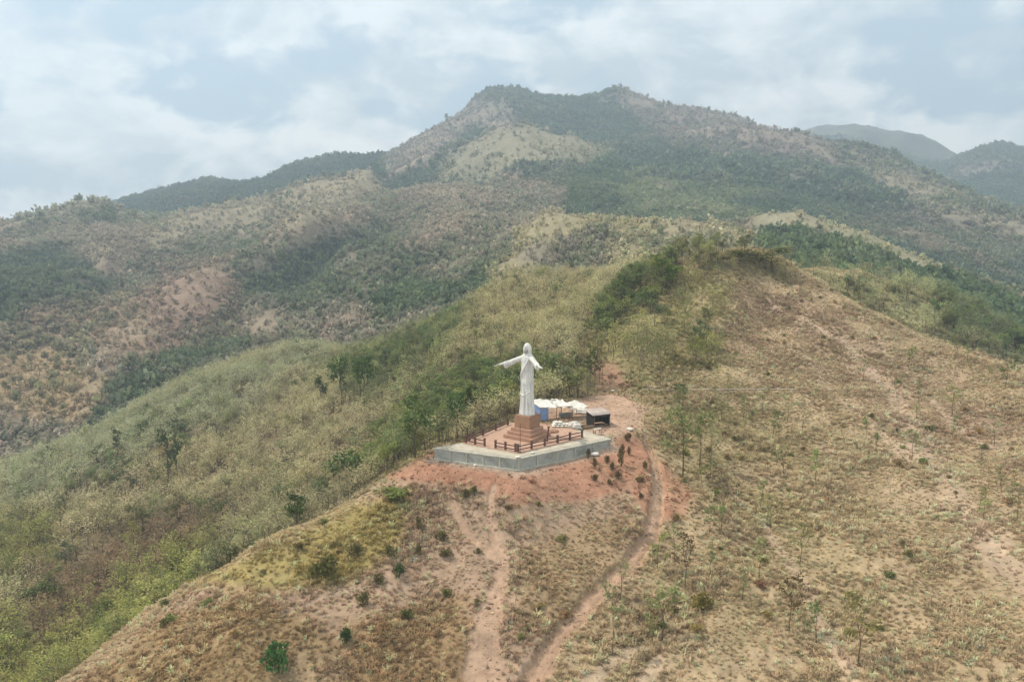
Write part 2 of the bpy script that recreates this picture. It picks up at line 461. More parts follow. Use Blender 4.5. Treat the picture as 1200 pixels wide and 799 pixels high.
zone([(960, 150), (1130, 150), (1130, 215), (960, 190)], (2100, 3000), (92, 98, 88), (98, 106, 86), 0.5, 1.0)
zone([(1100, 180), (1165, 160), (1215, 168), (1150, 205), (1090, 222)], (1500, 2150), (156, 138, 122), (138, 122, 108), 0.15, 0.35, feather=6)
zone([(140, 200), (450, 170), (450, 262), (140, 275)], (1100, 1900), (60, 68, 64), (46, 58, 54), 1.0, 1.3, feather=6)
# pale left hill and brown hills
zone([(-900, 225), (230, 225), (190, 275), (120, 300), (-900, 330)], (600, 1000), (152, 144, 118), (136, 132, 108), 0.25, 0.6, feather=8)
zone([(98, 250), (135, 245), (140, 275), (110, 290), (90, 280)], (600, 1000), (112, 112, 92), (90, 98, 78), 0.85, 1.0, feather=5)
zone(None, (325, 620), (150, 128, 104), (134, 120, 98), 0.22, 0.75, 0.0)
M1 = [(-900, 270), (165, 262), (240, 243), (300, 232), (370, 208), (445, 186), (660, 215), (660, 330), (-900, 900)]
zone(M1, (325, 1000), (160, 134, 108), (146, 132, 110), 0.14, 0.7, 0.0, feather=6)
zone([(165, 262), (300, 232), (445, 190), (470, 225), (330, 270), (180, 300)], (500, 1000), (168, 150, 116), (152, 140, 112), 0.08, 0.3, feather=8)
zone([(-50, 300), (70, 295), (130, 330), (110, 385), (-50, 390)], (325, 900), (104, 100, 84), (84, 90, 72), 0.8, 1.0, feather=14)
zone([(230, 300), (330, 285), (440, 275), (520, 300), (450, 350), (340, 370), (260, 350)], (325, 900), (112, 106, 88), (96, 97, 78), 0.6, 1.0, feather=18)
zone([(430, 345), (520, 330), (600, 300), (640, 315), (540, 360), (450, 385)], (325, 900), (108, 108, 82), (88, 98, 70), 0.75, 1.0, feather=12)
zone([(190, 310), (270, 300), (280, 400), (190, 450), (140, 400)], (325, 900), (166, 132, 108), (146, 122, 102), 0.08, 0.5, feather=16)
zone([(40, 360), (160, 345), (190, 390), (60, 430), (-40, 440)], (325, 900), (166, 136, 106), (144, 124, 98), 0.12, 0.5, feather=14)
zone([(-20, 420), (60, 408), (140, 455), (110, 500), (-20, 480)], (325, 900), (184, 152, 108), (152, 130, 94), 0.08, 0.25, feather=10)
zone([(150, 430), (260, 400), (340, 400), (240, 440), (140, 490), (80, 530)], (325, 900), (105, 100, 78), (92, 94, 70), 0.6, 1.0, feather=12)
# middle ridge and the pale strip right of the knob
zone([(590, 252), (650, 240), (720, 252), (880, 262), (900, 300), (770, 320), (620, 345), (560, 330), (600, 290)], (325, 500), (172, 156, 112), (160, 148, 108), 0.08, 0.3, 0.3, feather=7)
zone([(600, 300), (700, 268), (725, 275), (690, 320), (640, 330)], (325, 500), (140, 128, 106), (130, 120, 98), 0.25, 0.9, feather=10)
zone([(720, 285), (850, 268), (880, 300), (780, 308)], (325, 500), (150, 140, 104), (136, 130, 96), 0.2, 0.8, feather=10)
zone([(885, 262), (1000, 280), (1110, 322), (1250, 372), (1250, 440), (1100, 400), (900, 330)], (325, 560), (96, 98, 68), (80, 92, 60), 0.8, 1.0, 0, feather=8)
zone([(880, 246), (970, 250), (1010, 266), (1070, 290), (1120, 314), (1105, 322), (1050, 306), (990, 282), (960, 270), (880, 264)], (400, 600), (166, 156, 116), (156, 148, 108), 0.05, 0.12, feather=4, warp=0.3)
# left slope below the statue
zone([(-900, 600), (0, 555), (120, 500), (350, 400), (560, 350), (640, 320), (770, 310), (780, 440), (720, 460), (520, 530), (450, 570), (90, 799), (-900, 1500)], (97, 335), (150, 132, 94), (158, 146, 102), 0.06, 0.8, 0.35, feather=8, warp=0.3)
zone([(0, 560), (350, 400), (390, 430), (260, 520), (0, 620)], (97, 335), (142, 132, 102), (148, 146, 106), 0.08, 0.9, feather=16)
zone([(560, 350), (700, 325), (700, 400), (560, 430), (470, 430)], (97, 335), (158, 142, 94), (158, 146, 96), 0.08, 0.6, feather=14)
zone([(380, 440), (450, 400), (560, 360), (520, 440), (420, 480)], (97, 335), (134, 128, 82), (130, 130, 80), 0.45, 1.0, feather=14)
zone([(400, 560), (470, 470), (560, 430), (670, 430), (690, 460), (530, 520), (450, 570)], (97, 335), (128, 122, 72), (124, 126, 68), 0.6, 1.0, feather=12)
zone([(100, 720), (180, 640), (280, 620), (300, 660), (150, 799), (-50, 860), (-50, 760)], (97, 335), (138, 132, 66), (138, 136, 66), 0.1, 0.8, feather=14)
zone([(-60, 640), (60, 620), (70, 680), (-60, 720)], (97, 335), (130, 122, 70), (128, 124, 66), 0.15, 0.8, feather=12)
zone([(40, 690), (160, 622), (250, 608), (230, 645), (120, 700), (40, 760)], (97, 335), (134, 108, 76), (126, 104, 76), 0.15, 0.7, feather=10)
zone([(270, 600), (360, 570), (430, 580), (300, 680), (240, 700), (230, 660)], (97, 335), (132, 122, 84), (136, 128, 88), 0.15, 0.85, feather=12)
# right shoulder beyond the hillside's brow
zone([(940, 305), (1010, 316), (1080, 330), (1210, 395), (1300, 470), (1160, 440), (1050, 395), (990, 350)], (225, 335), (158, 150, 100), (144, 142, 92), 0.2, 0.4, 0.8, feather=8)
zone([(1110, 345), (1300, 420), (1300, 500), (1180, 440), (1100, 400)], (225, 335), (124, 126, 86), (112, 120, 80), 0.5, 0.8, 0.3, feather=12)
# hillside
zone([(730, 430), (800, 400), (880, 470), (960, 520), (960, 640), (860, 640), (800, 560), (770, 480)], (60, 225), (170, 148, 102), (128, 124, 76), 0.3, 0.12, feather=24, breakup=14)
zone([(990, 410), (1060, 400), (1140, 600), (1220, 700), (1120, 660), (1060, 560)], (60, 225), (184, 155, 122), None, None, 0.02, 0.7, feather=22, breakup=20)
zone([(880, 330), (960, 360), (1100, 440), (1210, 480), (1210, 560), (1000, 470), (860, 400)], (60, 225), (168, 138, 106), (116, 100, 66), 0.15, 0.10, feather=20, breakup=16)
zone([(690, 470), (690, 420), (735, 345), (790, 300), (925, 290), (930, 335), (840, 330), (800, 380), (760, 440), (730, 470)], (97, 225), (146, 130, 84), (124, 116, 66), 0.3, 0.36, feather=12)
zone([(700, 385), (790, 322), (860, 335), (850, 430), (770, 450), (720, 430)], (97, 225), (156, 144, 86), (128, 124, 62), 0.4, 0.4, feather=16, breakup=18)
zone([(800, 390), (850, 390), (840, 425), (770, 430)], (97, 225), (140, 130, 66), (118, 118, 54), 0.55, 0.6, feather=10)
zone([(760, 440), (860, 450), (860, 540), (800, 560), (765, 500)], (97, 225), (140, 128, 80), (112, 114, 66), 0.5, 0.35, feather=16, breakup=9)
zone([(715, 340), (790, 300), (800, 330), (745, 380), (700, 400)], (150, 260), (120, 116, 62), (110, 114, 54), 0.75, 0.8, feather=10)
zone([(830, 640), (1010, 600), (1040, 760), (850, 780)], (60, 225), (168, 146, 102), (130, 126, 80), 0.3, 0.08, feather=24, breakup=10)
# spur in front
SPUR = [(60, 830), (200, 712), (300, 648), (400, 597), (450, 566), (505, 536), (610, 556), (720, 530), (770, 570), (740, 660), (660, 740), (600, 900), (0, 900)]
zone(SPUR, (40, 97), (180, 148, 116), (112, 100, 62), 0.3, 0.06, 0.8, feather=8)
zone([(230, 690), (300, 648), (400, 597), (470, 575), (450, 640), (390, 690), (300, 700)], (40, 97), (166, 146, 78), (128, 124, 54), 0.35, 0.12, 1.0, feather=12)
zone([(60, 830), (190, 730), (290, 700), (400, 760), (380, 830)], (40, 97), (164, 134, 88), None, None, 0.06, 1.0, feather=16)
zone([(400, 730), (540, 690), (545, 830), (390, 830)], (40, 97), (164, 132, 88), None, None, 0.06, 1.0, feather=16)
zone([(600, 640), (740, 600), (700, 690), (640, 740), (600, 740)], (40, 97), (166, 138, 98), None, None, 0.06, 0.9, feather=14)
# bare red earth, clearing, tracks
soil = lin((182, 128, 94))
sn = fbm(X, Y, 7, 4, 71)
def cover(w, colr, kill=1.0):
    global gcol, dens, tuft
    gcol = gcol * (1 - w[..., None]) + colr * w[..., None]
    dens = dens * (1 - kill * w); tuft = tuft * (1 - kill * w)
redpoly = [(452, 560), (505, 532), (606, 550), (716, 524), (730, 500), (745, 512), (770, 540), (812, 580), (800, 606), (762, 612), (735, 575), (700, 582), (680, 588), (600, 590), (560, 572), (500, 566)]
pu, pv = UU + wx * 0.25, VV + wy * 0.25
w = (1 - smooth(-5, 6, poly_sd(pu, pv, redpoly))) * (Rg < 125) * (0.80 + 0.2 * smooth(-0.3, 0.2, sn))
cover(w, soil)
redpath = [(690, 425), (722, 425), (738, 455), (706, 462)]
w = (1 - smooth(-6, 5, poly_sd(pu, pv, redpath))) * (Rg > 120) * (Rg < 165)
cover(w * 0.8, lin((170, 126, 96)))
w = 1 - smooth(3.5, 6.5, dcl + 1.5 * sn)
w = w * smooth(-1.5, 1.0, (X - P_R.x) * EY.x + (Y - P_R.y) * EY.y)
cover(w, lin((196, 158, 126)))
w = 1 - smooth(0.3, 2.4, SDT + 0.8 * sn)
cover(w, lin((190, 160, 132)))
tr = (1 - smooth(0.78, 1.12, TF))
cover(tr, lin((198, 158, 122)))
w = (1 - smooth(0.75, 1.15, PF))
cover(w, lin((196, 158, 124)))
w = (1 - smooth(0.7, 1.2, SF)) * 0.95
cover(w, lin((196, 168, 132)))
w = (1 - smooth(0.35, 1.7, FF + 0.9 * fbm(X, Y, 2.5, 3, 93))) * 0.6
cover(w, lin((196, 166, 134)), 0.8)
# ridges stand dry and pale, gullies hold the trees
def blur(a, k, ax):
    for _ in range(2):
        c = np.cumsum(np.pad(a, [(k, k + 1) if i == ax else (0, 0) for i in (0, 1)], mode='edge'), axis=ax)
        n_ = a.shape[ax]
        a = (np.take(c, np.arange(n_) + 2 * k, axis=ax) - np.take(c, np.maximum(np.arange(n_) - 1, 0), axis=ax)) / (2 * k + 1)
    return a
conv = (Zg - blur(blur(Zg, 12, 0), 26, 1)) / (0.01 * Rg)
far_w = smooth(300, 400, Rg)
ridge = smooth(0.05, 0.55, conv + 0.25 * fbm(X, Y, 50, 4, 95)) * far_w
gully = smooth(0.05, 0.55, -conv + 0.25 * fbm(X + 70, Y, 60, 4, 96)) * far_w
patch = smooth(-0.18, 0.22, fbm(X + 900, Y, 120, 5, 97)) 
dens = dens * (1 - far_w * 0.55 * (1 - patch) * (1 - 0.6 * gully)) * (1 - 0.6 * ridge * (1 - 0.5 * (ever > 0.7)))
ever = np.clip(ever + 0.32 * gully - 0.3 * ridge, 0, 1)
gcol = gcol * (1 - 0.16 * far_w)[..., None]
ridge = ridge * (0.35 + 0.65 * smooth(-0.2, 0.2, fbm(X - 400, Y, 70, 4, 98)))
k3 = (0.35 * ridge)[..., None]
gcol = gcol * (1 - k3) + lin((164, 150, 120)) * k3
ccol = ccol * (1 - k3) + lin((156, 144, 116)) * k3
# cut bank of darker earth on the uphill side of the track
gcol *= (1 + 0.10 * fbm(X, Y, 25, 3, 81) + 0.10 * fbm(X, Y, 3.0, 3, 82) * smooth(600, 100, Rg))[..., None]
# wear: patches of bare soil among dry grass
bare = smooth(0.12, 0.42, fbm(X + 300, Y, 9, 4, 85)) * (Rg < 225) * (UU > 90)
cover(bare * 0.45 * tuft, lin((178, 152, 116)), 0.5)
# haze brightens far ground: keep the colours of the ground themselves a little deeper there
ALB = 0.92
gcol = gcol * 0.80 + gcol.mean(-1, keepdims=True) * 0.20
ccol = ccol * 0.88 + ccol.mean(-1, keepdims=True) * 0.12
gcol *= 1 - (Rg < 330)[..., None] * np.array((-0.01, 0.025, 0.045))
gcol = np.clip(gcol * ALB, 0.01, 0.8)
ccol = np.clip(ccol * ALB, 0.01, 0.8)

# ------------------------------------------------------------------ materials
def principled(name, rough=0.9, spec=0.2):
    m_ = bpy.data.materials.new(name); m_.use_nodes = True
    b = m_.node_tree.nodes['Principled BSDF']
    b.inputs['Roughness'].default_value = rough
    b.inputs['Specular IOR Level'].default_value = spec
    return m_, m_.node_tree, b
def surface(name, c, rough=0.85, spec=0.25, vary=0.25, scale=3.0, bump=0.0, bscale=20.0, dirt=None):
    m_, t, b = principled(name, rough, spec)
    tcn = N(t, 'ShaderNodeTexCoord').outputs['Object']
    f = noise(t, tcn, scale, 6, 0.6)
    l = tuple(np.clip(lin(c) * (1 - vary), 0, 1)); h = tuple(np.clip(lin(c) * (1 + vary), 0, 1))
    r_ = ramp(t, f, [(0.3, l), (0.7, h)])
    if dirt:
        f2 = ramp(t, noise(t, tcn, scale * 0.45, 8, 0.7, 0.6), [(0.48, 0.0), (0.66, 1.0)])
        r_ = mixc(t, mathn(t, 'MULTIPLY', f2, dirt[1]), r_, tuple(lin(dirt[0])))
    LK(t, r_, b.inputs['Base Color'])
    if bump:
        bn = N(t, 'ShaderNodeBump'); bn.inputs['Strength'].default_value = bump; bn.inputs['Distance'].default_value = 0.05
        LK(t, noise(t, tcn, bscale, 5, 0.6), bn.inputs['Height']); LK(t, bn.outputs[0], b.inputs['Normal'])
    return m_
def ground_material():
    m_, t, b = principled("dry_earth_and_grass", 1.0, 0.0)
    at = N(t, 'ShaderNodeAttribute', attribute_name='cover')
    geo = N(t, 'ShaderNodeNewGeometry')
    p = geo.outputs['Position']
    f1 = ramp(t, noise(t, p, 0.9, 8, 0.68), [(0.28, 0.66), (0.72, 1.30)])
    f2 = ramp(t, noise(t, p, 0.11, 7, 0.62), [(0.3, 0.80), (0.7, 1.18)])
    c = mixc(t, 1.0, at.outputs[0], f1, 'MULTIPLY')
    c = mixc(t, 1.0, c, f2, 'MULTIPLY')
    straw = ramp(t, noise(t, p, 2.6, 6, 0.7, 0.8), [(0.56, 0.0), (0.68, 0.45)])
    c = mixc(t, straw, c, tuple(lin((196, 170, 128)) * 0.9))
    LK(t, c, b.inputs['Base Color'])
    bn = N(t, 'ShaderNodeBump'); bn.inputs['Strength'].default_value = 0.7; bn.inputs['Distance'].default_value = 0.35
    LK(t, noise(t, p, 1.1, 8, 0.65), bn.inputs['Height']); LK(t, bn.outputs[0], b.inputs['Normal'])
    return m_
def foliage_material(name, trans=0.25):
    m_ = bpy.data.materials.new(name); m_.use_nodes = True
    t = m_.node_tree; t.nodes.clear()
    at = N(t, 'ShaderNodeAttribute', attribute_name='tint', attribute_type='INSTANCER')
    oi = N(t, 'ShaderNodeObjectInfo')
    geo = N(t, 'ShaderNodeNewGeometry')
    var = ramp(t, noise(t, geo.outputs['Position'], 1.3, 4, 0.7), [(0.3, 0.70), (0.7, 1.28)])
    c = mixc(t, 1.0, at.outputs[0], var, 'MULTIPLY')
    d = N(t, 'ShaderNodeBsdfDiffuse'); tr_ = N(t, 'ShaderNodeBsdfTranslucent'); mx = N(t, 'ShaderNodeMixShader')
    mx.inputs[0].default_value = trans
    LK(t, c, d.inputs[0]); LK(t, c, tr_.inputs[0])
    va = N(t, 'ShaderNodeVectorMath', operation='ADD'); va.inputs[1].default_value = (0, 0, 0.9)
    LK(t, geo.outputs['Normal'], va.inputs[0])
    vn = N(t, 'ShaderNodeVectorMath', operation='NORMALIZE'); LK(t, va.outputs[0], vn.inputs[0]); LK(t, vn.outputs[0], d.inputs['Normal'])
    LK(t, d.outputs[0], mx.inputs[1]); LK(t, tr_.outputs[0], mx.inputs[2])
    o_ = N(t, 'ShaderNodeOutputMaterial'); LK(t, mx.outputs[0], o_.inputs[0])
    return m_
def stained(name, c, streak, amount):
    m_, t, b = principled(name, 0.65, 0.3)
    o_ = N(t, 'ShaderNodeTexCoord').outputs['Object']
    mp_ = N(t, 'ShaderNodeMapping'); mp_.inputs['Scale'].default_value = (2.6, 2.6, 0.22); LK(t, o_, mp_.inputs[0])
    f = ramp(t, noise(t, mp_.outputs[0], 1.6, 8, 0.65), [(0.44, 0.0), (0.70, amount)])
    f2 = ramp(t, noise(t, o_, 0.9, 6, 0.6), [(0.35, 0.86), (0.7, 1.06)])
    LK(t, mixc(t, 1.0, mixc(t, f, tuple(lin(c)), tuple(lin(streak))), f2, 'MULTIPLY'), b.inputs['Base Color'])
    bn = N(t, 'ShaderNodeBump'); bn.inputs['Strength'].default_value = 0.3; bn.inputs['Distance'].default_value = 0.05
    LK(t, noise(t, o_, 7, 5, 0.6), bn.inputs['Height']); LK(t, bn.outputs[0], b.inputs['Normal'])
    return m_
M = {}
M['ground'] = ground_material()
M['leaf'] = foliage_material("leaves", 0.35)
M['grass'] = foliage_material("grass_blades", 0.42)
M['bark'] = surface("pale_bark", (128, 112, 92), vary=0.3, scale=4)
M['dark_bark'] = surface("dark_bark", (92, 78, 62), vary=0.3, scale=4)

def terrain_mesh():
    me = bpy.data.meshes.new("ground")
    nv = NR * NT
    me.vertices.add(nv)
    me.vertices.foreach_set("co", np.stack([X, Y, Zg], -1).astype(np.float32).ravel())
    i = np.arange(nv).reshape(NR, NT)
    q = np.stack([i[:-1, :-1], i[:-1, 1:], i[1:, 1:], i[1:, :-1]], -1).reshape(-1, 4)
    me.loops.add(q.size); me.loops.foreach_set("vertex_index", q.ravel().astype(np.int32))
    me.polygons.add(len(q)); me.polygons.foreach_set("loop_start", (np.arange(len(q)) * 4).astype(np.int32))
    me.polygons.foreach_set("use_smooth", np.ones(len(q), bool))
    me.update(calc_edges=True)
    a = me.color_attributes.new("cover", 'FLOAT_COLOR', 'POINT')
    a.data.foreach_set("color", np.concatenate([gcol.reshape(-1, 3), np.ones((nv, 1))], 1).astype(np.float32).ravel())
    me.materials.append(M['ground'])
    o = bpy.data.objects.new("ground", me); col.objects.link(o)
    tag(o, kind='structure')
    return o
terrain_mesh()

# the air: thin even haze round the whole landscape
hb = bpy.data.meshes.new("haze")
bm = bmesh.new()
bmesh.ops.create_cube(bm, size=1.0)
zb, zt = float(Zg.min()) - 1.0, float(max(Zg.max(), H)) + 12.0
for v in bm.verts:
    v.co = (v.co.x * 7800, v.co.y * 7800, zb if v.co.z < 0 else zt)
bm.to_mesh(hb); bm.free()
hm = bpy.data.materials.new("haze"); hm.use_nodes = True
hm.node_tree.nodes.clear()
pv_ = N(hm.node_tree, 'ShaderNodeVolumePrincipled')
pv_.inputs['Color'].default_value = (0.70, 0.855, 1.0, 1)
pv_.inputs['Density'].default_value = 0.00035
pv_.inputs['Anisotropy'].default_value = 0.25
ho = N(hm.node_tree, 'ShaderNodeOutputMaterial'); LK(hm.node_tree, pv_.outputs[0], ho.inputs['Volume'])
hb.materials.append(hm)
hz = bpy.data.objects.new("haze", hb); col.objects.link(hz)
tag(hz, kind='stuff')
# ------------------------------------------------------------------ plants: one mesh per look, then copies
class MB:
    """collects vertices and faces of one mesh"""
    def __init__(self): self.v, self.f, self.m = [], [], []
    def add(self, vs, fs, mi=0):
        o = len(self.v); self.v += [tuple(p) for p in vs]
        self.f += [tuple(i + o for i in f) for f in fs]; self.m += [mi] * len(fs)
    def tube(self, pts_, rad, n=5, mi=0, cap=False):
        rings = []
        pts_ = [Vector(p) for p in pts_]
        for i, p in enumerate(pts_):
            d = (pts_[min(i + 1, len(pts_) - 1)] - pts_[max(i - 1, 0)])
            d = d.normalized() if d.length > 1e-9 else Vector((0, 0, 1))
            a = d.orthogonal().normalized(); b_ = d.cross(a)
            rings += [p + (a * math.cos(2 * math.pi * k / n) + b_ * math.sin(2 * math.pi * k / n)) * rad[i] for k in range(n)]
        fs = []
        for i in range(len(pts_) - 1):
            for k in range(n):
                k2 = (k + 1) % n
                fs.append((i * n + k, i * n + k2, (i + 1) * n + k2, (i + 1) * n + k))
        if cap:
            fs.append(tuple(range(n))[::-1]); fs.append(tuple((len(pts_) - 1) * n + k for k in range(n)))
        self.add(rings, fs, mi)
    def leafs(self, cs, size, mi=0, rnd=random, asp=0.6):
        for c in cs:
            a = Vector((rnd.gauss(0, 1), rnd.gauss(0, 1), rnd.gauss(0, 0.6))).normalized()
            b_ = a.cross(Vector((rnd.gauss(0, 1), rnd.gauss(0, 1), rnd.gauss(0, 1)))).normalized()
            s = size * rnd.uniform(0.6, 1.4)
            c = Vector(c)
            self.add([c - a * s, c + b_ * s * asp, c + a * s, c - b_ * s * asp], [(0, 1, 2, 3)], mi)
    def box(self, c, s, rot=None, mi=0):
        c = Vector(c); hx, hy, hz_ = s[0] / 2, s[1] / 2, s[2] / 2
        vs = [Vector((x, y, z)) for z in (-hz_, hz_) for y in (-hy, hy) for x in (-hx, hx)]
        if rot is not None: vs = [rot @ v for v in vs]
        self.add([c + v for v in vs], [(0, 2, 3, 1), (4, 5, 7, 6), (0, 1, 5, 4), (2, 6, 7, 3), (0, 4, 6, 2), (1, 3, 7, 5)], mi)
    def mesh(self, name, mats, smooth_=False):
        me = bpy.data.meshes.new(name)
        me.from_pydata(self.v, [], self.f)
        for m_ in mats: me.materials.append(m_)
        me.polygons.foreach_set("material_index", self.m)
        if smooth_: me.polygons.foreach_set("use_smooth", [True] * len(self.f))
        me.update()
        return me
    def build(self, name, mats, parent=None, loc=None, smooth_=False, bevel=0.0):
        if not isinstance(mats, (list, tuple)): mats = [mats]
        o = bpy.data.objects.new(name, self.mesh(name, mats, smooth_)); col.objects.link(o)
        if parent is not None: o.parent = parent
        if loc is not None: o.location = loc
        if bevel:
            bv = o.modifiers.new("bevel", 'BEVEL'); bv.width = bevel; bv.segments = 2; bv.limit_method = 'ANGLE'
        return o
    def __iadd__(self, other):
        o = len(self.v); self.v += other.v
        self.f += [tuple(i + o for i in f) for f in other.f]; self.m += other.m
        return self

def blob(rnd, n, c, r, flat_=0.8, shell=0.5):
    o = []
    for _ in range(n):
        d = Vector((rnd.gauss(0, 1), rnd.gauss(0, 1), rnd.gauss(0, 1))).normalized()
        k = (shell + (1 - shell) * rnd.random()) if rnd.random() < 0.8 else rnd.random()
        o.append(Vector((c[0] + d.x * r * k, c[1] + d.y * r * k, c[2] + d.z * r * k * flat_)))
    return o
def branches(rnd, hgt, spread, n, t0=0.3, r0=0.1, sides=5, twig=0, lean=0.06, mb=None, up=0.5):
    """a trunk with limbs; returns the mesh builder and the limb tips"""
    mb = mb or MB(); tips = []
    tr_ = [Vector((0, 0, -0.3))]
    for k in range(1, 6):
        t = k / 5
        tr_.append(Vector((rnd.gauss(0, lean) * hgt * t, rnd.gauss(0, lean) * hgt * t, hgt * t)))
    mb.tube(tr_, [r0 * (1 - 0.16 * k) for k in range(6)], sides)
    def at_(t):
        x = t * 5; i = min(4, int(x)); return tr_[i].lerp(tr_[i + 1], x - i)
    for k in range(n):
        t = t0 + (0.97 - t0) * (k + rnd.random()) / n
        a = rnd.uniform(0, 2 * math.pi); L = spread * (1.15 - 0.6 * t) * rnd.uniform(0.7, 1.2)
        p0 = at_(t); d = Vector((math.cos(a), math.sin(a), up * rnd.uniform(0.5, 1.7)))
        p1 = p0 + d * L * 0.5; p2 = p1 + (d + Vector((rnd.gauss(0, .3), rnd.gauss(0, .3), 0.3 + rnd.gauss(0, .2)))) * L * 0.5
        rb = r0 * (1 - 0.7 * t) * 0.5
        mb.tube([p0, p1, p2], [rb, rb * 0.65, rb * 0.25], 4)
        tips += [p1.lerp(p2, 0.5), p2]
        for _ in range(twig):
            s_ = p0.lerp(p1, rnd.uniform(0.5, 1)) if rnd.random() < 0.4 else p1.lerp(p2, rnd.random())
            e_ = s_ + Vector((rnd.gauss(0, 1), rnd.gauss(0, 1), rnd.gauss(0.7, 0.7))).normalized() * L * rnd.uniform(0.2, 0.45)
            mb.tube([s_, e_], [rb * 0.3, rb * 0.12], 3)
            tips.append(e_)
    tips.append(tr_[-1])
    return mb, tips

def make_bare_tree(seed):
    """dry-season tree: grey limbs, thin veil of dry twigs and leaves"""
    rnd = random.Random(seed)
    tm, tips = branches(rnd, rnd.uniform(3.6, 4.8), 1.9, 9, 0.25, 0.09, 5, 3, 0.05, None, 0.8)
    cm = MB()
    cs = []
    for t in tips: cs += blob(rnd, 4, t, 0.75, 0.8, 0.2)
    cm.leafs(cs, 0.16, 0, rnd, 0.36)
    return tm, cm
def make_green_tree(seed):
    rnd = random.Random(seed)
    tm, tips = branches(rnd, rnd.uniform(4.0, 5.2), 2.0, 9, 0.3, 0.13, 6, 1, 0.05, None, 0.6)
    cm = MB(); cs = []
    for t in tips: cs += blob(rnd, 20, t + Vector((0, 0, 0.15)), rnd.uniform(0.6, 1.0), 0.7, 0.55)
    cm.leafs(cs, 0.19, 0, rnd, 0.6)
    return tm, cm
def make_sapling(seed):
    """tall thin stem, a few limbs, small loose tufts of leaves"""
    rnd = random.Random(seed)
    tm, tips = branches(rnd, rnd.uniform(4.0, 5.5), 1.3, 8, 0.35, 0.055, 5, 2, 0.035, None, 0.9)
    cm = MB(); cs = []
    for t in tips: cs += blob(rnd, 5 if rnd.random() < 0.75 else 12, t, 0.5, 0.8, 0.2)
    cm.leafs(cs, 0.13, 0, rnd, 0.55)
    return tm, cm
def make_dead(seed):
    rnd = random.Random(seed)
    tm, tips = branches(rnd, rnd.uniform(2.2, 3.4), 1.0, 6, 0.3, 0.05, 5, 3, 0.06, None, 1.0)
    return tm, None
def make_shrub(seed, lumps=7, n=36, leaf=0.12):
    rnd = random.Random(seed)
    mb = MB(); cs = []
    for k in range(lumps):
        a = rnd.uniform(0, 6.28); q = rnd.uniform(0.05, 0.62)
        r_ = rnd.uniform(0.26, 0.5)
        cs += blob(rnd, n, (math.cos(a) * q, math.sin(a) * q, 0.25 + rnd.uniform(0.0, 0.5)), r_, 0.85, 0.6)
    mb.leafs([c for c in cs if c.z > -0.1], leaf, 1, rnd, 0.6)
    for k in range(5):
        a = rnd.uniform(0, 6.28)
        mb.tube([(0, 0, -0.2), (math.cos(a) * 0.2, math.sin(a) * 0.2, 0.3), (math.cos(a) * 0.4, math.sin(a) * 0.4, 0.7)], [0.035, 0.025, 0.01], 4, 0)
    return mb
def make_tuft(seed, n=22, h=0.6, w=0.045, spread=0.35):
    rnd = random.Random(seed)
    mb = MB()
    for k in range(n):
        a = rnd.uniform(0, 6.28); q = rnd.uniform(0, 0.22)
        b0 = Vector((math.cos(a) * q, math.sin(a) * q, -0.05))
        a2 = a + rnd.gauss(0, 0.7); L = h * rnd.uniform(0.5, 1.15); sp = spread * rnd.uniform(0.3, 1.3)
        mid = b0 + Vector((math.cos(a2) * sp * 0.4, math.sin(a2) * sp * 0.4, L * 0.65))
        tip = b0 + Vector((math.cos(a2) * sp, math.sin(a2) * sp, L * (0.95 - 0.3 * rnd.random())))
        s_ = Vector((-math.sin(a2), math.cos(a2), 0)) * w
        mb.add([b0 - s_, b0 + s_, mid + s_ * 0.9, mid - s_ * 0.9, tip], [(0, 1, 2, 3), (3, 2, 4)])
    return mb
def make_clump(seed, n=42, size=0.28, tall=0.9, stem=True, shell=0.45):
    """crown of about unit radius for trees hundreds of metres away"""
    rnd = random.Random(seed)
    mb = MB(); cs = []
    for k in range(4):
        a = rnd.uniform(0, 6.28); q = rnd.uniform(0.1, 0.55)
        cs += blob(rnd, n // 4, (math.cos(a) * q, math.sin(a) * q, 0.75 * tall + rnd.uniform(-0.25, 0.35)), rnd.uniform(0.4, 0.62), 0.85, shell)
    mb.leafs(cs, size, 1, rnd, 0.7)
    if stem: mb.tube([(0, 0, -0.5), (0, 0, 0.8 * tall)], [0.07, 0.03], 4, 0)
    return mb

# visibility of the ground from the camera, per grid point
Eg = (Zg - H) / Rg
CM = np.maximum.accumulate(Eg, axis=0)
def scatter(n, r0, r1, hgt, densf, seed, margin=0.008, th_lim=R(50)):
    """random ground points, area-uniform, thinned by densf(i, j) and by what can be seen"""
    g = np.random.default_rng(seed)
    r = np.sqrt(g.random(n) * (r1 * r1 - r0 * r0) + r0 * r0)
    t = g.uniform(-th_lim, th_lim, n)
    x, y = r * np.sin(t), r * np.cos(t)
    l, c = gidx(x, y)
    li, ci = np.clip(np.round(l).astype(int), 1, NR - 1), np.clip(np.round(c).astype(int), 0, NT - 1)
    z = bil(Zg, l, c)
    vis = (z + hgt - H) / r > CM[li - 1, ci] - margin
    pu_, pv_2 = project(np.stack([x, y, z + hgt * 0.5], -1))
    vis &= (pu_ > -380) & (pu_ < 1580) & (pv_2 < 960)
    ok = vis & (g.random(n) < densf(li, ci, x, y))
    return x[ok], y[ok], z[ok], li[ok], ci[ok], g
PROTO = bpy.data.collections.new("plant_meshes")      # never linked to the scene: only the source of copies
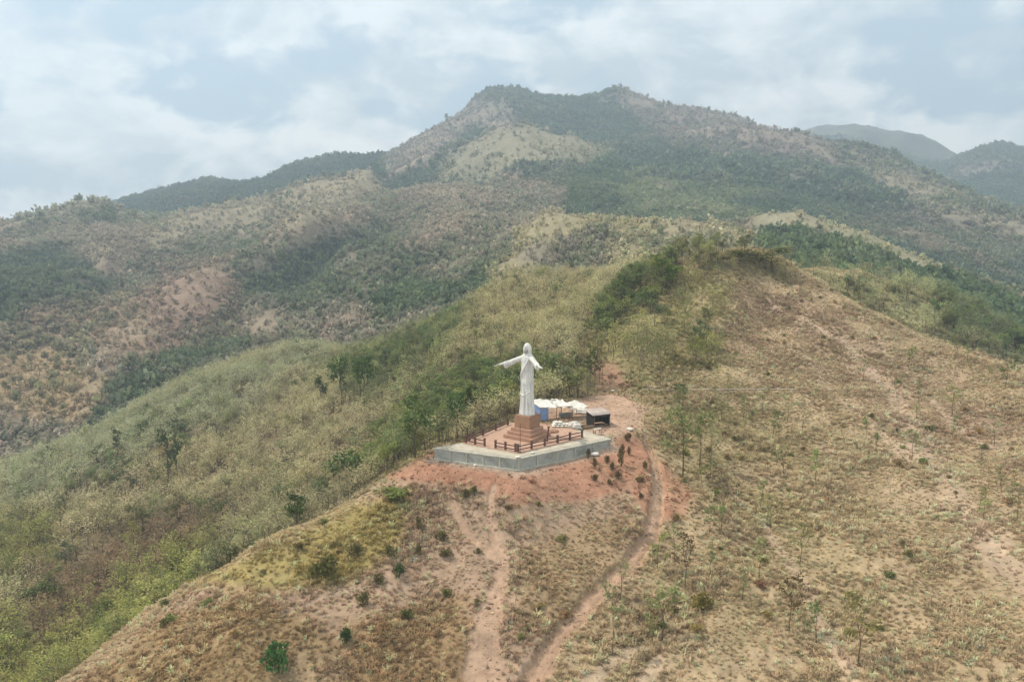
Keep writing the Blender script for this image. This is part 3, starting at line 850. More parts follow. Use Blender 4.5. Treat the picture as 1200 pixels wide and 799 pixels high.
def gn_stuff(name, meshes, P, rz, sc_, tint, idx, tilt=None):
    """one object that carries a copy of one of the meshes on each of its points"""
    cl = bpy.data.collections.new(name + "_source")
    for k, me in enumerate(meshes):
        cl.objects.link(bpy.data.objects.new("%s_%02d" % (name, k), me))
    me = bpy.data.meshes.new(name)
    n = len(P)
    me.vertices.add(n); me.vertices.foreach_set("co", np.asarray(P, np.float32).ravel())
    def attr(nm, typ, key, data):
        a = me.attributes.new(nm, typ, 'POINT'); a.data.foreach_set(key, np.asarray(data).ravel())
    rot = np.zeros((n, 3), np.float32); rot[:, 2] = rz
    if tilt is not None: rot[:, :2] = tilt
    attr("turn", 'FLOAT_VECTOR', "vector", rot)
    s3 = np.asarray(sc_, np.float32)
    if s3.ndim == 1: s3 = np.repeat(s3[:, None], 3, 1)
    attr("size", 'FLOAT_VECTOR', "vector", s3)
    attr("pick", 'INT', "value", np.asarray(idx, np.int32))
    attr("tint", 'FLOAT_COLOR', "color", np.concatenate([tint, np.ones((n, 1))], 1).astype(np.float32))
    o = bpy.data.objects.new(name, me); col.objects.link(o)
    tag(o, kind='stuff')
    ng = bpy.data.node_groups.new(name, 'GeometryNodeTree')
    ng.interface.new_socket("Geometry", in_out='INPUT', socket_type='NodeSocketGeometry')
    ng.interface.new_socket("Geometry", in_out='OUTPUT', socket_type='NodeSocketGeometry')
    gi, go = N(ng, 'NodeGroupInput'), N(ng, 'NodeGroupOutput')
    ci_ = N(ng, 'GeometryNodeCollectionInfo')
    ci_.inputs['Collection'].default_value = cl
    ci_.inputs['Separate Children'].default_value = True
    ci_.inputs['Reset Children'].default_value = True
    iop = N(ng, 'GeometryNodeInstanceOnPoints')
    iop.inputs['Pick Instance'].default_value = True
    def named(nm, dt):
        q = N(ng, 'GeometryNodeInputNamedAttribute', data_type=dt); q.inputs[0].default_value = nm
        return [s_ for s_ in q.outputs if s_.enabled and s_.name == 'Attribute'][0]
    LK(ng, gi.outputs[0], iop.inputs['Points'])
    LK(ng, ci_.outputs[0], iop.inputs['Instance'])
    LK(ng, named("pick", 'INT'), iop.inputs['Instance Index'])
    e2r = N(ng, 'FunctionNodeEulerToRotation'); LK(ng, named("turn", 'FLOAT_VECTOR'), e2r.inputs[0])
    LK(ng, e2r.outputs[0], iop.inputs['Rotation'])
    LK(ng, named("size", 'FLOAT_VECTOR'), iop.inputs['Scale'])
    LK(ng, iop.outputs[0], go.inputs[0])
    md = o.modifiers.new("spread", 'NODES'); md.node_group = ng
    return o
def jit(g, tint, hue=0.04, val=0.16):
    n = len(tint)
    k = (1 + val * g.normal(size=(n, 1))) * (1 + hue * g.normal(size=(n, 3)))
    return np.clip(tint * np.clip(k, 0.45, 1.7), 0.01, 0.7)
GREENS = np.stack([lin(c) for c in ((92, 100, 54), (82, 94, 54), (112, 114, 62), (100, 106, 70), (78, 90, 58))]) * 0.9
CROWN_K, GRASS_K = 2.0, 1.75
def crown_tint(li, ci, g, far=False):
    c = ccol[li, ci].copy()
    e = g.random(len(li)) < ever[li, ci]
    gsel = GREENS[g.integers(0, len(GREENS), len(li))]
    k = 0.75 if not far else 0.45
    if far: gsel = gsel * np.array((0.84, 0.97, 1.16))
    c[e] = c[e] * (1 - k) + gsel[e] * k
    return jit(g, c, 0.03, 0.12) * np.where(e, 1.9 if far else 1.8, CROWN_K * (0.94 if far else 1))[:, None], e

# --- far woods: crowns a few pixels wide, one mass
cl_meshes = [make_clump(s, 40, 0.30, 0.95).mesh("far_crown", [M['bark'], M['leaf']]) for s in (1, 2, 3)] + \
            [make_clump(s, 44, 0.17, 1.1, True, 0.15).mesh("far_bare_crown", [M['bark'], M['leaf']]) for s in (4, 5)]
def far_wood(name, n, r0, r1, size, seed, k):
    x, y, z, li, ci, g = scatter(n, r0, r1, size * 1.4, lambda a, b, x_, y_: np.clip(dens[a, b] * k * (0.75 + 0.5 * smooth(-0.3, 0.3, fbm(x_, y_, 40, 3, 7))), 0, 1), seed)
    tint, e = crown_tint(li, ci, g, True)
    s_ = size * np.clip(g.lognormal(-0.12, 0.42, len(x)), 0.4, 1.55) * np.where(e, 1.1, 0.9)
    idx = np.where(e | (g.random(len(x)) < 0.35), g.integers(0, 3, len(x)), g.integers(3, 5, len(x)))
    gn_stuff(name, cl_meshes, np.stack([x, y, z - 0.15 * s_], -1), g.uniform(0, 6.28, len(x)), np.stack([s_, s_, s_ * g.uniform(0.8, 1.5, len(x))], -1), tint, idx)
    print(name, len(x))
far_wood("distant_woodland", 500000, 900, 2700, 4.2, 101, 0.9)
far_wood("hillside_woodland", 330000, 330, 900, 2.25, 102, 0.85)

# --- grass on the near slopes
tufts = [make_tuft(s, 20, h, 0.05, sp).mesh("grass_tuft", [M['grass']]) for s, h, sp in ((1, 0.55, 0.3), (2, 0.75, 0.4), (3, 0.4, 0.45))]
def grass(name, n, r0, r1, k, big, seed):
    def df(a, b, x_, y_):
        return np.clip(tuft[a, b], 0, 1) * k * (0.30 + 0.70 * smooth(-0.22, 0.22, fbm(x_, y_, 7, 4, 9)))
    x, y, z, li, ci, g = scatter(n, r0, r1, 0.5, df, seed, 0.004, R(48))
    t = gcol[li, ci] * (0.95 + 0.35 * fbm(x, y, 8, 3, 15))[:, None]
    straw = (g.random(len(x)) < 0.25)[:, None]
    t = np.where(straw, t * 0.55 + lin((212, 192, 146)) * 0.42, t)
    dk = (g.random(len(x)) < 0.07)[:, None]
    t = np.where(dk, t * 0.6, t)
    s_ = big * g.uniform(0.6, 1.4, len(x)) * (0.65 + 0.9 * smooth(-0.3, 0.35, fbm(x + 40, y, 11, 4, 19)))
    gn_stuff(name, tufts, np.stack([x, y, z], -1), g.uniform(0, 6.28, len(x)), s_, np.clip(jit(g, t, 0.018, 0.15) * GRASS_K, 0, 0.75), g.integers(0, 3, len(x)), g.normal(0, 0.15, (len(x), 2)))
    print(name, len(x))
grass("dry_grass", 530000, 60, 215, 0.9, 0.62, 201)
grass("grass_beyond", 200000, 215, 335, 0.7, 1.2, 202)

# loose stones on the tracks and on the bare earth
def stone(seed):
    rnd = random.Random(seed); mb = MB()
    bm_ = bmesh.new(); bmesh.ops.create_icosphere(bm_, subdivisions=1, radius=1.0)
    for v in bm_.verts: v.co *= rnd.uniform(0.7, 1.2)
    mb.add([tuple(v.co) for v in bm_.verts], [tuple(v.index for v in f.verts) for f in bm_.faces]); bm_.free()
    return mb.mesh("stone", [M['grass']])
def sdf(a, b, x_, y_):
    return np.clip(1 - tuft[a, b], 0, 1) ** 2 * 0.5 * (0.2 + 0.8 * smooth(-0.1, 0.3, fbm(x_, y_, 4, 3, 29))) * (SDT[a, b] > 0.3)
x, y, z, li, ci, g = scatter(90000, 60, 135, 0.2, sdf, 205, 0.003, R(20))
t = jit(g, gcol[li, ci], 0.05, 0.3) * 1.15
s_ = np.clip(g.lognormal(-2.6, 0.55, len(x)), 0.03, 0.28)
gn_stuff("loose_stones", [stone(1), stone(2), stone(3)], np.stack([x, y, z], -1), g.uniform(0, 6.28, len(x)), np.stack([s_, s_ * g.uniform(.6, 1.3, len(x)), s_ * .7], -1), t, g.integers(0, 3, len(x)))
print("stones", len(x))
# ------------------------------------------------------------------ plants one can count: things
def mesh_of(mb, name, mat):
    return mb.mesh(name, [mat] if not isinstance(mat, list) else mat)
KIND = {}
KIND['bare_tree'] = [(mesh_of(t, "trunk", M['bark']), mesh_of(c, "crown", M['leaf'])) for t, c in (make_bare_tree(s) for s in (11, 12, 13, 14))]
KIND['green_tree'] = [(mesh_of(t, "trunk", M['dark_bark']), mesh_of(c, "crown", M['leaf'])) for t, c in (make_green_tree(s) for s in (21, 22, 23))]
KIND['sapling'] = [(mesh_of(t, "trunk", M['dark_bark']), mesh_of(c, "crown", M['leaf'])) for t, c in (make_sapling(s) for s in (31, 32, 33))]
KIND['dead_tree'] = [(mesh_of(make_dead(s)[0], "trunk", M['bark']), None) for s in (41, 42, 43)]
KIND['shrub'] = [(make_shrub(s).mesh("shrub", [M['dark_bark'], M['leaf']]), None) for s in (51, 52, 53)]
BOTH = {}
def both(kind):
    """trunk and crown in one mesh, for the masses"""
    if kind not in BOTH:
        l = []
        mk = {'bare_tree': (make_bare_tree, (11, 12, 13, 14), 'bark'), 'green_tree': (make_green_tree, (21, 22, 23), 'dark_bark')}[kind]
        for s in mk[1]:
            t, c = mk[0](s)
            c.m = [1] * len(c.m); t += c
            l.append(t.mesh(kind, [M[mk[2]], M['leaf']]))
        BOTH[kind] = l
    return BOTH[kind]
def plant(kind, var, loc, size, rz, tint, label, cat, group=None, tilt=(0, 0)):
    tm, cm = KIND[kind][var % len(KIND[kind])]
    if isinstance(size, (int, float)): size = (size, size, size)
    if cm is None:
        o = bpy.data.objects.new(kind, tm); col.objects.link(o)
        o.location = loc; o.rotation_euler = (tilt[0], tilt[1], rz); o.scale = size
        o["tint"] = [float(t) for t in tint]
    else:
        o = empty(kind, loc, rz); o.rotation_euler = (tilt[0], tilt[1], rz); o.scale = size
        a = bpy.data.objects.new("trunk", tm); a.parent = o; col.objects.link(a)
        b = bpy.data.objects.new("crown", cm); b.parent = o; col.objects.link(b)
        b["tint"] = [float(t) for t in tint]
    return tag(o, label, cat, group)
def scatter_things(kind, cat, n, r0, r1, hgt, df, seed, size, labelf, limit=300, tintf=None, stuff_name=None, size_e=None):
    x, y, z, li, ci, g = scatter(n, r0, r1, hgt, df, seed)
    order = np.argsort(np.hypot(x, y))
    tint, _ = crown_tint(li, ci, g) if tintf is None else (tintf(li, ci, g), None)
    s_ = size * g.uniform(0.65, 1.35, len(x)); rz = g.uniform(0, 6.28, len(x)); k = g.integers(0, 12, len(x))
    e_here = (z - H + hgt) / np.hypot(x, y)
    seen = e_here > CM[np.maximum(li - 1, 0), ci]
    uu_, vv_ = project(np.stack([x, y, z + hgt * 0.5], -1))
    seen &= (uu_ > 5) & (uu_ < 1195) & (vv_ < 790)
    single = [i for i in order if seen[i]][:limit]
    for i in single:
        lab, grp = labelf(uu_[i], vv_[i], math.hypot(x[i], y[i]))
        plant(kind, int(k[i]), (x[i], y[i], z[i]), float(s_[i]), float(rz[i]), tint[i], lab, cat, grp, (float(g.normal(0, .05)), float(g.normal(0, .05))))
    if stuff_name:
        rest = np.setdiff1d(np.arange(len(x)), np.array(single, int))
        ms = both(kind)
        if len(rest):
            gn_stuff(stuff_name, ms, np.stack([x, y, z], -1)[rest], rz[rest], np.stack([s_, s_, s_ * g.uniform(.85, 1.2, len(s_))], -1)[rest], tint[rest], k[rest] % len(ms))
    print(kind, len(x), len(single))
leftslope = lambda a, b, x_, y_: (Rg[a, b] > 97)
clump_n = lambda x_, y_, L: smooth(-0.35, 0.25, fbm(x_, y_, L, 3, 55))
def band(d, v):
    return d
def wood_label(u, v, r):
    if r < 135: return ("dry feathery tree low on the valley slope just left of the foreground spur", "dry trees beside the spur's left brow")
    return ("dry feathery pale tree in the scrub wood on the valley side left of the statue", "dry trees of the left valley slope")
scatter_things('bare_tree', 'tree', 73000, 97, 335, 4.0, lambda a, b, x_, y_: np.clip((dens[a, b] - 0.2) * 1.2, 0, 1) * (1 - ever[a, b]) * 0.62 * (0.35 + 0.65 * clump_n(x_, y_, 22)), 301, 0.95, wood_label, 300, None, "dry_wood")
def gtint(li, ci, g):
    gsel = GREENS[g.integers(0, len(GREENS), len(li))]
    return jit(g, gsel * 0.7 + ccol[li, ci] * 0.3, 0.06, 0.18) * TREE_K
def green_label(u, v, r):
    if u > 930: return ("leafy olive green tree on the shoulder behind the right hillside", "green trees behind the right hillside's brow")
    if u > 690: return ("leafy dark olive tree on the ridge strip between clearing and knoll", "green trees on the ridge below the knoll")
    return ("leafy green tree among the dry scrub wood left of and behind the statue", "green trees of the left valley slope")
TREE_K = 1.7
scatter_things('green_tree', 'tree', 73000, 97, 335, 4.0, lambda a, b, x_, y_: np.clip((dens[a, b] - 0.2) * 1.2, 0, 1) * ever[a, b] * 0.5 * clump_n(x_, y_, 16), 302, 0.75, green_label, 300, gtint, "green_wood")
# open hillside: shrubs, thin saplings, dead stems
def open_(a, b, x_, y_):
    return (dens[a, b] < 0.36) * smooth(0.3, 0.5, tuft[a, b])
def shrub_label(u, v, r):
    if u > 760: return ("low scrubby bush on the dry grass hillside right of the dirt track", "bushes of the right hillside")
    if u > 590: return ("low scrubby bush on the dry spur between footpath and dirt track", "bushes between the two tracks")
    return ("low scrubby bush on the dry spur left of the pale footpath", "bushes left of the footpath")
def stint(li, ci, g):
    t = np.stack([lin(c) for c in ((136, 118, 76), (120, 112, 68), (150, 124, 86), (112, 112, 64), (142, 118, 86))])[g.integers(0, 5, len(li))]
    return jit(g, t, 0.08, 0.2) * 1.3
scatter_things('shrub', 'bush', 32000, 60, 215, 0.8, lambda a, b, x_, y_: open_(a, b, x_, y_) * 0.04 * clump_n(x_, y_, 11), 303, 0.75, shrub_label, 300, stint)
def sap_label(u, v, r):
    if u > 760: return ("thin upright sapling with sparse pale leaves on the right hillside", "saplings of the right hillside")
    return ("thin upright sapling with sparse leaves on the foreground spur", "saplings of the foreground spur")
def saptint(li, ci, g):
    t = np.stack([lin(c) for c in ((132, 130, 84), (120, 124, 74), (146, 138, 100), (112, 120, 72))])[g.integers(0, 4, len(li))]
    return jit(g, t, 0.06, 0.15) * 1.3
scatter_things('sapling', 'sapling', 32000, 62, 205, 3.0, lambda a, b, x_, y_: open_(a, b, x_, y_) * np.where(UU[a, b] > 690, 0.022, 0.004) * clump_n(x_, y_, 18) * smooth(360, 520, VV[a, b]), 304, 0.8, sap_label, 300, saptint)
def dead_label(u, v, r):
    if u > 690: return ("bare grey dead stem with a few twigs on the right hillside", "dead stems of the right hillside")
    return ("bare grey dead stem with a few twigs on the foreground spur", "dead stems of the foreground spur")
scatter_things('dead_tree', 'dead tree', 24000, 62, 205, 2.0, lambda a, b, x_, y_: open_(a, b, x_, y_) * 0.02 * clump_n(x_ + 50, y_, 14), 305, 0.8, dead_label, 150, saptint)

# plants of their own, each where the photograph shows it: (u, v) of the foot, width and height in pixels
def hero(kind, var, u, v, w, h, c, label, cat, group=None, rmin=30.0, name_h=None):
    p = hit(u, v, rmin)
    d = (p - Vector((0, 0, H))).length
    base = {'shrub': (1.6, 1.25), 'green_tree': (4.2, 5.0), 'sapling': (2.6, 5.0), 'bare_tree': (4.0, 4.6), 'dead_tree': (2.0, 2.8)}[kind]
    sx, sz = w * d / F / base[0], h * d / F / base[1]
    o = plant(kind, var, p, (sx, sx, sz), random.uniform(0, 6.28), lin(c) * 1.4, label, cat, group)
    return o
DG, OG, YG, BR = (70, 84, 40), (92, 92, 48), (120, 122, 56), (92, 74, 48)
hero('shrub', 0, 326, 784, 33, 38, (68, 94, 50), "round bright green shrub standing alone near the bottom of the spur", "bush")
hero('shrub', 1, 405, 754, 19, 22, (60, 74, 40), "small dark round shrub right of the bright green shrub", "bush")
hero('shrub', 2, 383, 676, 36, 28, (86, 84, 44), "broad dark olive bush on the spur's left side under the yellow brow", "bush")
hero('shrub', 1, 467, 676, 18, 20, (80, 88, 52), "small grey green bush alone in the middle of the spur", "bush")
hero('shrub', 0, 476, 724, 14, 14, (86, 92, 50), "small green bush left of where the footpath widens", "bush")
hero('green_tree', 0, 412, 584, 44, 52, (80, 96, 54), "bright green tree at the spur's brow left of the red earth", "tree", None, 97)
hero('green_tree', 1, 348, 622, 26, 30, (62, 76, 38), "dark small tree just behind the spur's yellow brow", "tree", None, 97)
hero('green_tree', 2, 487, 536, 46, 58, (86, 98, 56), "leafy green tree left of the terrace's left corner", "tree", None, 97)
hero('green_tree', 0, 536, 513, 30, 52, (78, 96, 54), "bright green tree right behind the terrace's left corner", "tree", None, 99)
hero('green_tree', 1, 551, 506, 18, 46, (56, 66, 34), "narrow dark tree behind the terrace beside the bright green one", "tree", None, 99)
hero('green_tree', 2, 400, 476, 26, 46, (74, 88, 46), "tall dark green tree standing out of the scrub up the left slope", "tree", None, 110)
hero('green_tree', 0, 427, 476, 34, 56, (78, 92, 46), "broad dark green tree right of the tall one up the left slope", "tree", None, 110)
hero('green_tree', 1, 377, 482, 15, 34, (70, 80, 46), "thin dark tree at the left end of the green group up the slope", "tree", None, 110)
hero('green_tree', 2, 198, 580, 26, 58, (78, 86, 56), "tall dark tree alone in the pale scrub far left", "tree", None, 100)
hero('green_tree', 1, 138, 532, 10, 22, (66, 74, 48), "small dark tree in the pale scrub at the far left gully", "tree", None, 100)
hero('shrub', 2, 458, 580, 46, 13, (104, 110, 60), "low green hedge like bush at the left edge of the red earth", "bush")
hero('sapling', 0, 800, 560, 46, 84, (112, 116, 72), "leafy young tree with a bare dark stem right of the dirt track", "tree")
hero('sapling', 1, 820, 548, 34, 70, (112, 118, 70), "second leafy young tree right behind the one beside the track", "tree")
hero('sapling', 2, 803, 690, 24, 62, BR, "dark leafless stem standing right of the dirt track's bend", "sapling")
hero('sapling', 0, 718, 768, 24, 84, (118, 122, 80), "thin pale green sapling right beside the lower dirt track", "sapling")
hero('sapling', 1, 776, 752, 46, 66, (130, 132, 84), "pale green bushy young tree right of the lower dirt track", "sapling")
hero('shrub', 0, 824, 716, 22, 26, (110, 100, 52), "brownish bush beside the pale green young tree", "bush")
hero('sapling', 2, 925, 742, 26, 62, BR, "dark bare sapling low on the right hillside", "sapling")
hero('sapling', 0, 1006, 780, 40, 72, (116, 108, 66), "bushy brown green sapling near the bottom right of the hillside", "sapling")
hero('green_tree', 2, 905, 320, 46, 22, (88, 86, 42), "broad dark bush crowning the knoll at its right end", "bush")
hero('green_tree', 0, 868, 306, 40, 12, (92, 92, 46), "low dark bush on the very top of the knoll", "bush")
hero('green_tree', 1, 842, 312, 30, 13, (96, 88, 50), "low brown green bush on the knoll left of the topmost", "bush")
hero('green_tree', 2, 775, 345, 42, 34, (84, 96, 40), "dark green tree on the ridge just below the knoll", "tree")
hero('green_tree', 0, 765, 362, 30, 26, (92, 100, 44), "olive tree under the dark green one on the ridge", "tree")
for k, (u, v, w, h) in enumerate(((689, 538, 6, 16), (697, 548, 9, 13), (696, 563, 9, 10), (711, 543, 7, 12), (717, 552, 9, 13), (724, 560, 10, 12), (728, 546, 9, 28), (730, 528, 6, 9),
                                  (735, 517, 9, 13), (737, 533, 6, 12), (756, 549, 10, 10), (749, 565, 12, 8), (714, 567, 7, 7), (751, 584, 8, 8))):
    p = hero('shrub', k, u, v, w * 0.95, h * 1.1, (102, 86, 56), "small dark scrubby bush on the bare red slope under the terrace", "bush", "dark bushes on the red slope")
for k, (u, v, w, h) in enumerate(((491, 620, 10, 16), (516, 632, 12, 14), (521, 652, 12, 11), (491, 650, 8, 15), (460, 652, 12, 16), (415, 650, 16, 14), (427, 710, 14, 18), (445, 683, 10, 14),
                                  (546, 583, 10, 12), (556, 580, 9, 12), (562, 648, 7, 7), (559, 710, 6, 10))):
    p = hero('shrub', k + 1, u, v, w * 1.2, h * 1.15, (100, 92, 58), "small dark bush in the planted rows on the spur left of the footpath", "bush", "bushes in rows on the spur")
for k in range(20):
    u = 640 + (k * 37 % 66) + random.uniform(-3, 3); v = 462 + random.uniform(-10, 6) - 0.1 * (u - 640)
    hero('sapling', k, u, v, 15, random.uniform(30, 46), ((84, 88, 50), (112, 100, 68), (70, 76, 42))[k % 3], "slender tree with a pale stem in the grove behind the shelter", "tree", "slender trees behind the shelter", 118)
for k in range(14):
    u = 545 + (k * 29 % 66) + random.uniform(-3, 3); v = 503 + random.uniform(-8, 2) - 0.15 * (u - 545)
    hero('sapling' if k % 2 else 'dead_tree', k, u, v, 16, random.uniform(22, 36), ((120, 104, 72), (98, 92, 56), (130, 112, 84))[k % 3], "slender brownish tree in the thicket behind the terrace left of the statue", "tree", "slender trees behind the terrace", 106)

# ------------------------------------------------------------------ the terrace
M['concrete'] = surface("grey_concrete_block", (172, 169, 158), 0.9, 0.2, 0.16, 1.0, 0.4, 14, ((122, 124, 108), 0.75))
M['concrete_light'] = surface("pale_cement", (184, 176, 158), 0.9, 0.2, 0.12, 1.5, 0.3, 12, ((148, 140, 120), 0.7))
M['paving'] = surface("terracotta_paving", (184, 146, 122), 0.85, 0.25, 0.16, 2.0, 0.2, 10, ((196, 164, 138), 0.5))
M['rail'] = surface("red_brown_painted_rail", (98, 68, 56), 0.6, 0.35, 0.2, 5)
M['plinth'] = surface("brown_stone_cladding", (160, 122, 94), 0.8, 0.3, 0.16, 1.3, 0.3, 9, ((128, 92, 72), 0.4))
M['step'] = surface("pinkish_cement_steps", (178, 138, 112), 0.85, 0.25, 0.14, 1.8, 0.2, 9, ((150, 112, 90), 0.4))
M['statue'] = stained("white_painted_cement", (226, 220, 208), (158, 152, 144), 0.75)
M['hair'] = surface("white_paint_hair", (226, 220, 206), 0.65, 0.3, 0.08, 2.0, 0.3, 12, ((170, 165, 156), 0.4))
def poly_slab(poly, z0, z1):
    mb = MB(); n = len(poly)
    mb.add([(p[0], p[1], z0) for p in poly] + [(p[0], p[1], z1) for p in poly],
           [tuple(range(n))[::-1], tuple(range(n, 2 * n))] + [(i, (i + 1) % n, n + (i + 1) % n, n + i) for i in range(n)])
    return mb
def inset(poly, d):
    o = []; n = len(poly)
    for i in range(n):
        a, b, c = Vector(poly[i - 1][:2]), Vector(poly[i][:2]), Vector(poly[(i + 1) % n][:2])
        e1, e2 = (b - a).normalized(), (c - b).normalized()
        n1, n2 = Vector((-e1.y, e1.x)), Vector((-e2.y, e2.x))
        k = (n1 + n2) / (1 + n1.dot(n2))
        o.append(b + k * d)
    return o
root = empty("terrace", P_F)
tag(root, "grey concrete block terrace with pale coping under the white statue", "terrace")
def child(mb, name, mat, parent, bevel=0.0, sm=False):
    for i, p in enumerate(mb.v): mb.v[i] = (p[0] - parent.location.x, p[1] - parent.location.y, p[2] - parent.location.z)
    return mb.build(name, mat, parent, None, sm, bevel)
T2 = [Vector((p.x, p.y)) for p in TERRACE]
names = ["retaining_wall"] * 5
for i in range(5):
    a, b = T2[i], T2[(i + 1) % 5]
    oa, ob = inset(T2, 0.30)[i], inset(T2, 0.30)[(i + 1) % 5]
    wm = MB()
    wm.add([(a.x, a.y, -3.6), (b.x, b.y, -3.6), (ob.x, ob.y, -3.6), (oa.x, oa.y, -3.6), (a.x, a.y, -0.22), (b.x, b.y, -0.22), (ob.x, ob.y, -0.22), (oa.x, oa.y, -0.22)],
           [(3, 2, 1, 0), (4, 5, 6, 7), (0, 1, 5, 4), (2, 3, 7, 6)])
    wl = child(wm, "retaining_wall", M['concrete'], root)
    L = (b - a).length
    d = (b - a).normalized(); nrm = Vector((d.y, -d.x))
    nb = 5 if i in (0, 4) else max(2, round(L / 3.4))
    rot = Vector((d.x, d.y, 0)).to_track_quat('X', 'Z').to_matrix()
    for k in range(0 if i == 0 else 1, nb):
        q = a + d * (L * k / nb + (0.2 if k == 0 else 0)) + nrm * 0.05
        pm = MB(); pm.box((q.x, q.y, -1.82), (0.26, 0.16, 3.2), rot)
        child(pm, "pilaster", M['concrete_light'], root, 0.01)
    fm = MB(); q = (a + b) / 2 + nrm * 0.10
    fm.box((q.x, q.y, -2.46), (L + 0.1, 0.3, 1.86), rot)
    child(fm, "footing", M['concrete_light'], root, 0.02)
    # block courses show as a slightly proud band
    bm_ = MB(); q = (a + b) / 2 + nrm * 0.012
    bm_.box((q.x, q.y, -0.80), (L - 0.02, 0.04, 0.05), rot)
    child(bm_, "course_band", M['concrete'], root)
cop = poly_slab(inset(T2, -0.16), -0.217, -0.05)
child(cop, "coping", M['concrete_light'], root, 0.02)
child(poly_slab(inset(T2, 0.45), -0.30, 0.0), "slab", surface("worn_cement_floor", (192, 178, 156), 0.9, 0.2, 0.12, 1.0, 0.2, 8, ((164, 146, 124), 0.6)), root, 0.01)
QA, QF, QE = flat(546, 519.5), flat(607, 530.5), flat(682, 513)
QB, QC = flat(600, 496.5), flat(664, 497)
inner = [Vector((p.x, p.y)) for p in (QF, QE, QC, QB, QA)]
child(poly_slab(inset(inner, -0.35), 0.003, 0.10), "raised_floor", M['paving'], root, 0.015)

# railings: each run a thing with posts and rails
def railing(a, b, n, label, gap=None):
    a, b = Vector((a.x, a.y, 0.10)), Vector((b.x, b.y, 0.10))
    rt = empty("railing", a); tag(rt, label, "railing")
    d = (b - a); L = d.length; d.normalize()
    rot = d.to_track_quat('X', 'Z').to_matrix()
    for k in range(n):
        q = d * (L * k / (n - 1))
        m_ = MB(); m_.box(q + Vector((0, 0, 0.52)), (0.24, 0.24, 1.04), rot)
        po = m_.build("post", M['rail'], rt, None, False, 0.02)
        c_ = MB(); c_.box(q + Vector((0, 0, 1.085)), (0.32, 0.32, 0.09), rot)
        c_.build("post_cap", M['rail'], po, None, False, 0.015)
    for z in (0.30, 0.78):
        for k in range(n - 1):
            m_ = MB(); m_.box(d * (L * (k + 0.5) / (n - 1)) + Vector((0, 0, z)), (L / (n - 1) - 0.24, 0.10, 0.13), rot)
            m_.build("rail", M['rail'], rt, None, False, 0.01)
    return rt
g1, g2 = QA.lerp(QF, 0.37), QA.lerp(QF, 0.58)
railing(QA, g1, 3, "short brown railing at the terrace's left corner, left of the entrance gap")
railing(g2, QF - (QF - QA).normalized() * 0.4, 3, "short brown railing between the entrance gap and the front corner")
railing(QF, QE, 6, "long brown railing along the right front edge of the terrace")
railing(QA + (QB - QA).normalized() * 0.9, QA.lerp(QB, 0.9), 4, "brown railing along the back left side behind the steps")

# thin pole at the front corner and the tall post
m_ = MB(); m_.tube([(0, 0, 0.0), (0, 0, 4.0)], [0.045, 0.035], 8, 0, True)
p = QF + (QF - QA).normalized() * 0.35
o = empty("thin_pole", (p.x, p.y, 0.10)); tag(o, "thin dark upright pole at the front corner of the railing", "pole")
m_.build("shaft", M['rail'], o)
m_ = MB(); m_.tube([(0, 0, 0), (0, 0, 0.12)], [0.14, 0.10], 8, 0, True); m_.build("base", M['rail'], o)
p = flat(641, 518)
o = empty("timber_post", (p.x, p.y, 0.10)); o.rotation_euler = (0, R(6), 0)
tag(o, "tall dark timber post leaning above the long right railing", "post")
m_ = MB(); m_.box((0, 0, 1.05), (0.24, 0.24, 2.1)); m_.build("shaft", M['rail'], o, None, False, 0.02)
m_ = MB(); m_.box((0, 0, 2.16), (0.34, 0.34, 0.12)); m_.build("cap", M['rail'], o, None, False, 0.02)

# ------------------------------------------------------------------ stepped pedestal and statue
YAW = R(-36)
PH = 1.55
pc = flat(620.5, 503.8, PH)
ax, ay = Vector((math.cos(YAW + math.pi / 2), math.sin(YAW + math.pi / 2), 0)), Vector((math.cos(YAW + math.pi), math.sin(YAW + math.pi), 0))
S0 = 2.65
pc = pc + (ax + ay) * (S0 / 2)
ped = empty("pedestal", (pc.x, pc.y, 0.10), YAW)
tag(ped, "square brown stone pedestal on three pinkish steps under the statue", "pedestal")
for s_, z0, z1 in ((5.0, 0.003, 0.50), (4.15, 0.503, 1.00), (3.4, 1.003, 1.50)):
    m_ = MB(); m_.box((0, 0, (z0 + z1) / 2), (s_, s_, z1 - z0)); m_.build("step", M['step'], ped, None, False, 0.04)
m_ = MB(); m_.box((0, 0, 2.37), (S0, S0, 1.73)); m_.build("block", M['plinth'], ped, None, False, 0.03)
m_ = MB(); m_.box((0, 0, 3.29), (S0 - 0.1, S0 - 0.1, 0.10)); m_.build("cap_slab", M['plinth'], ped, None, False, 0.03)

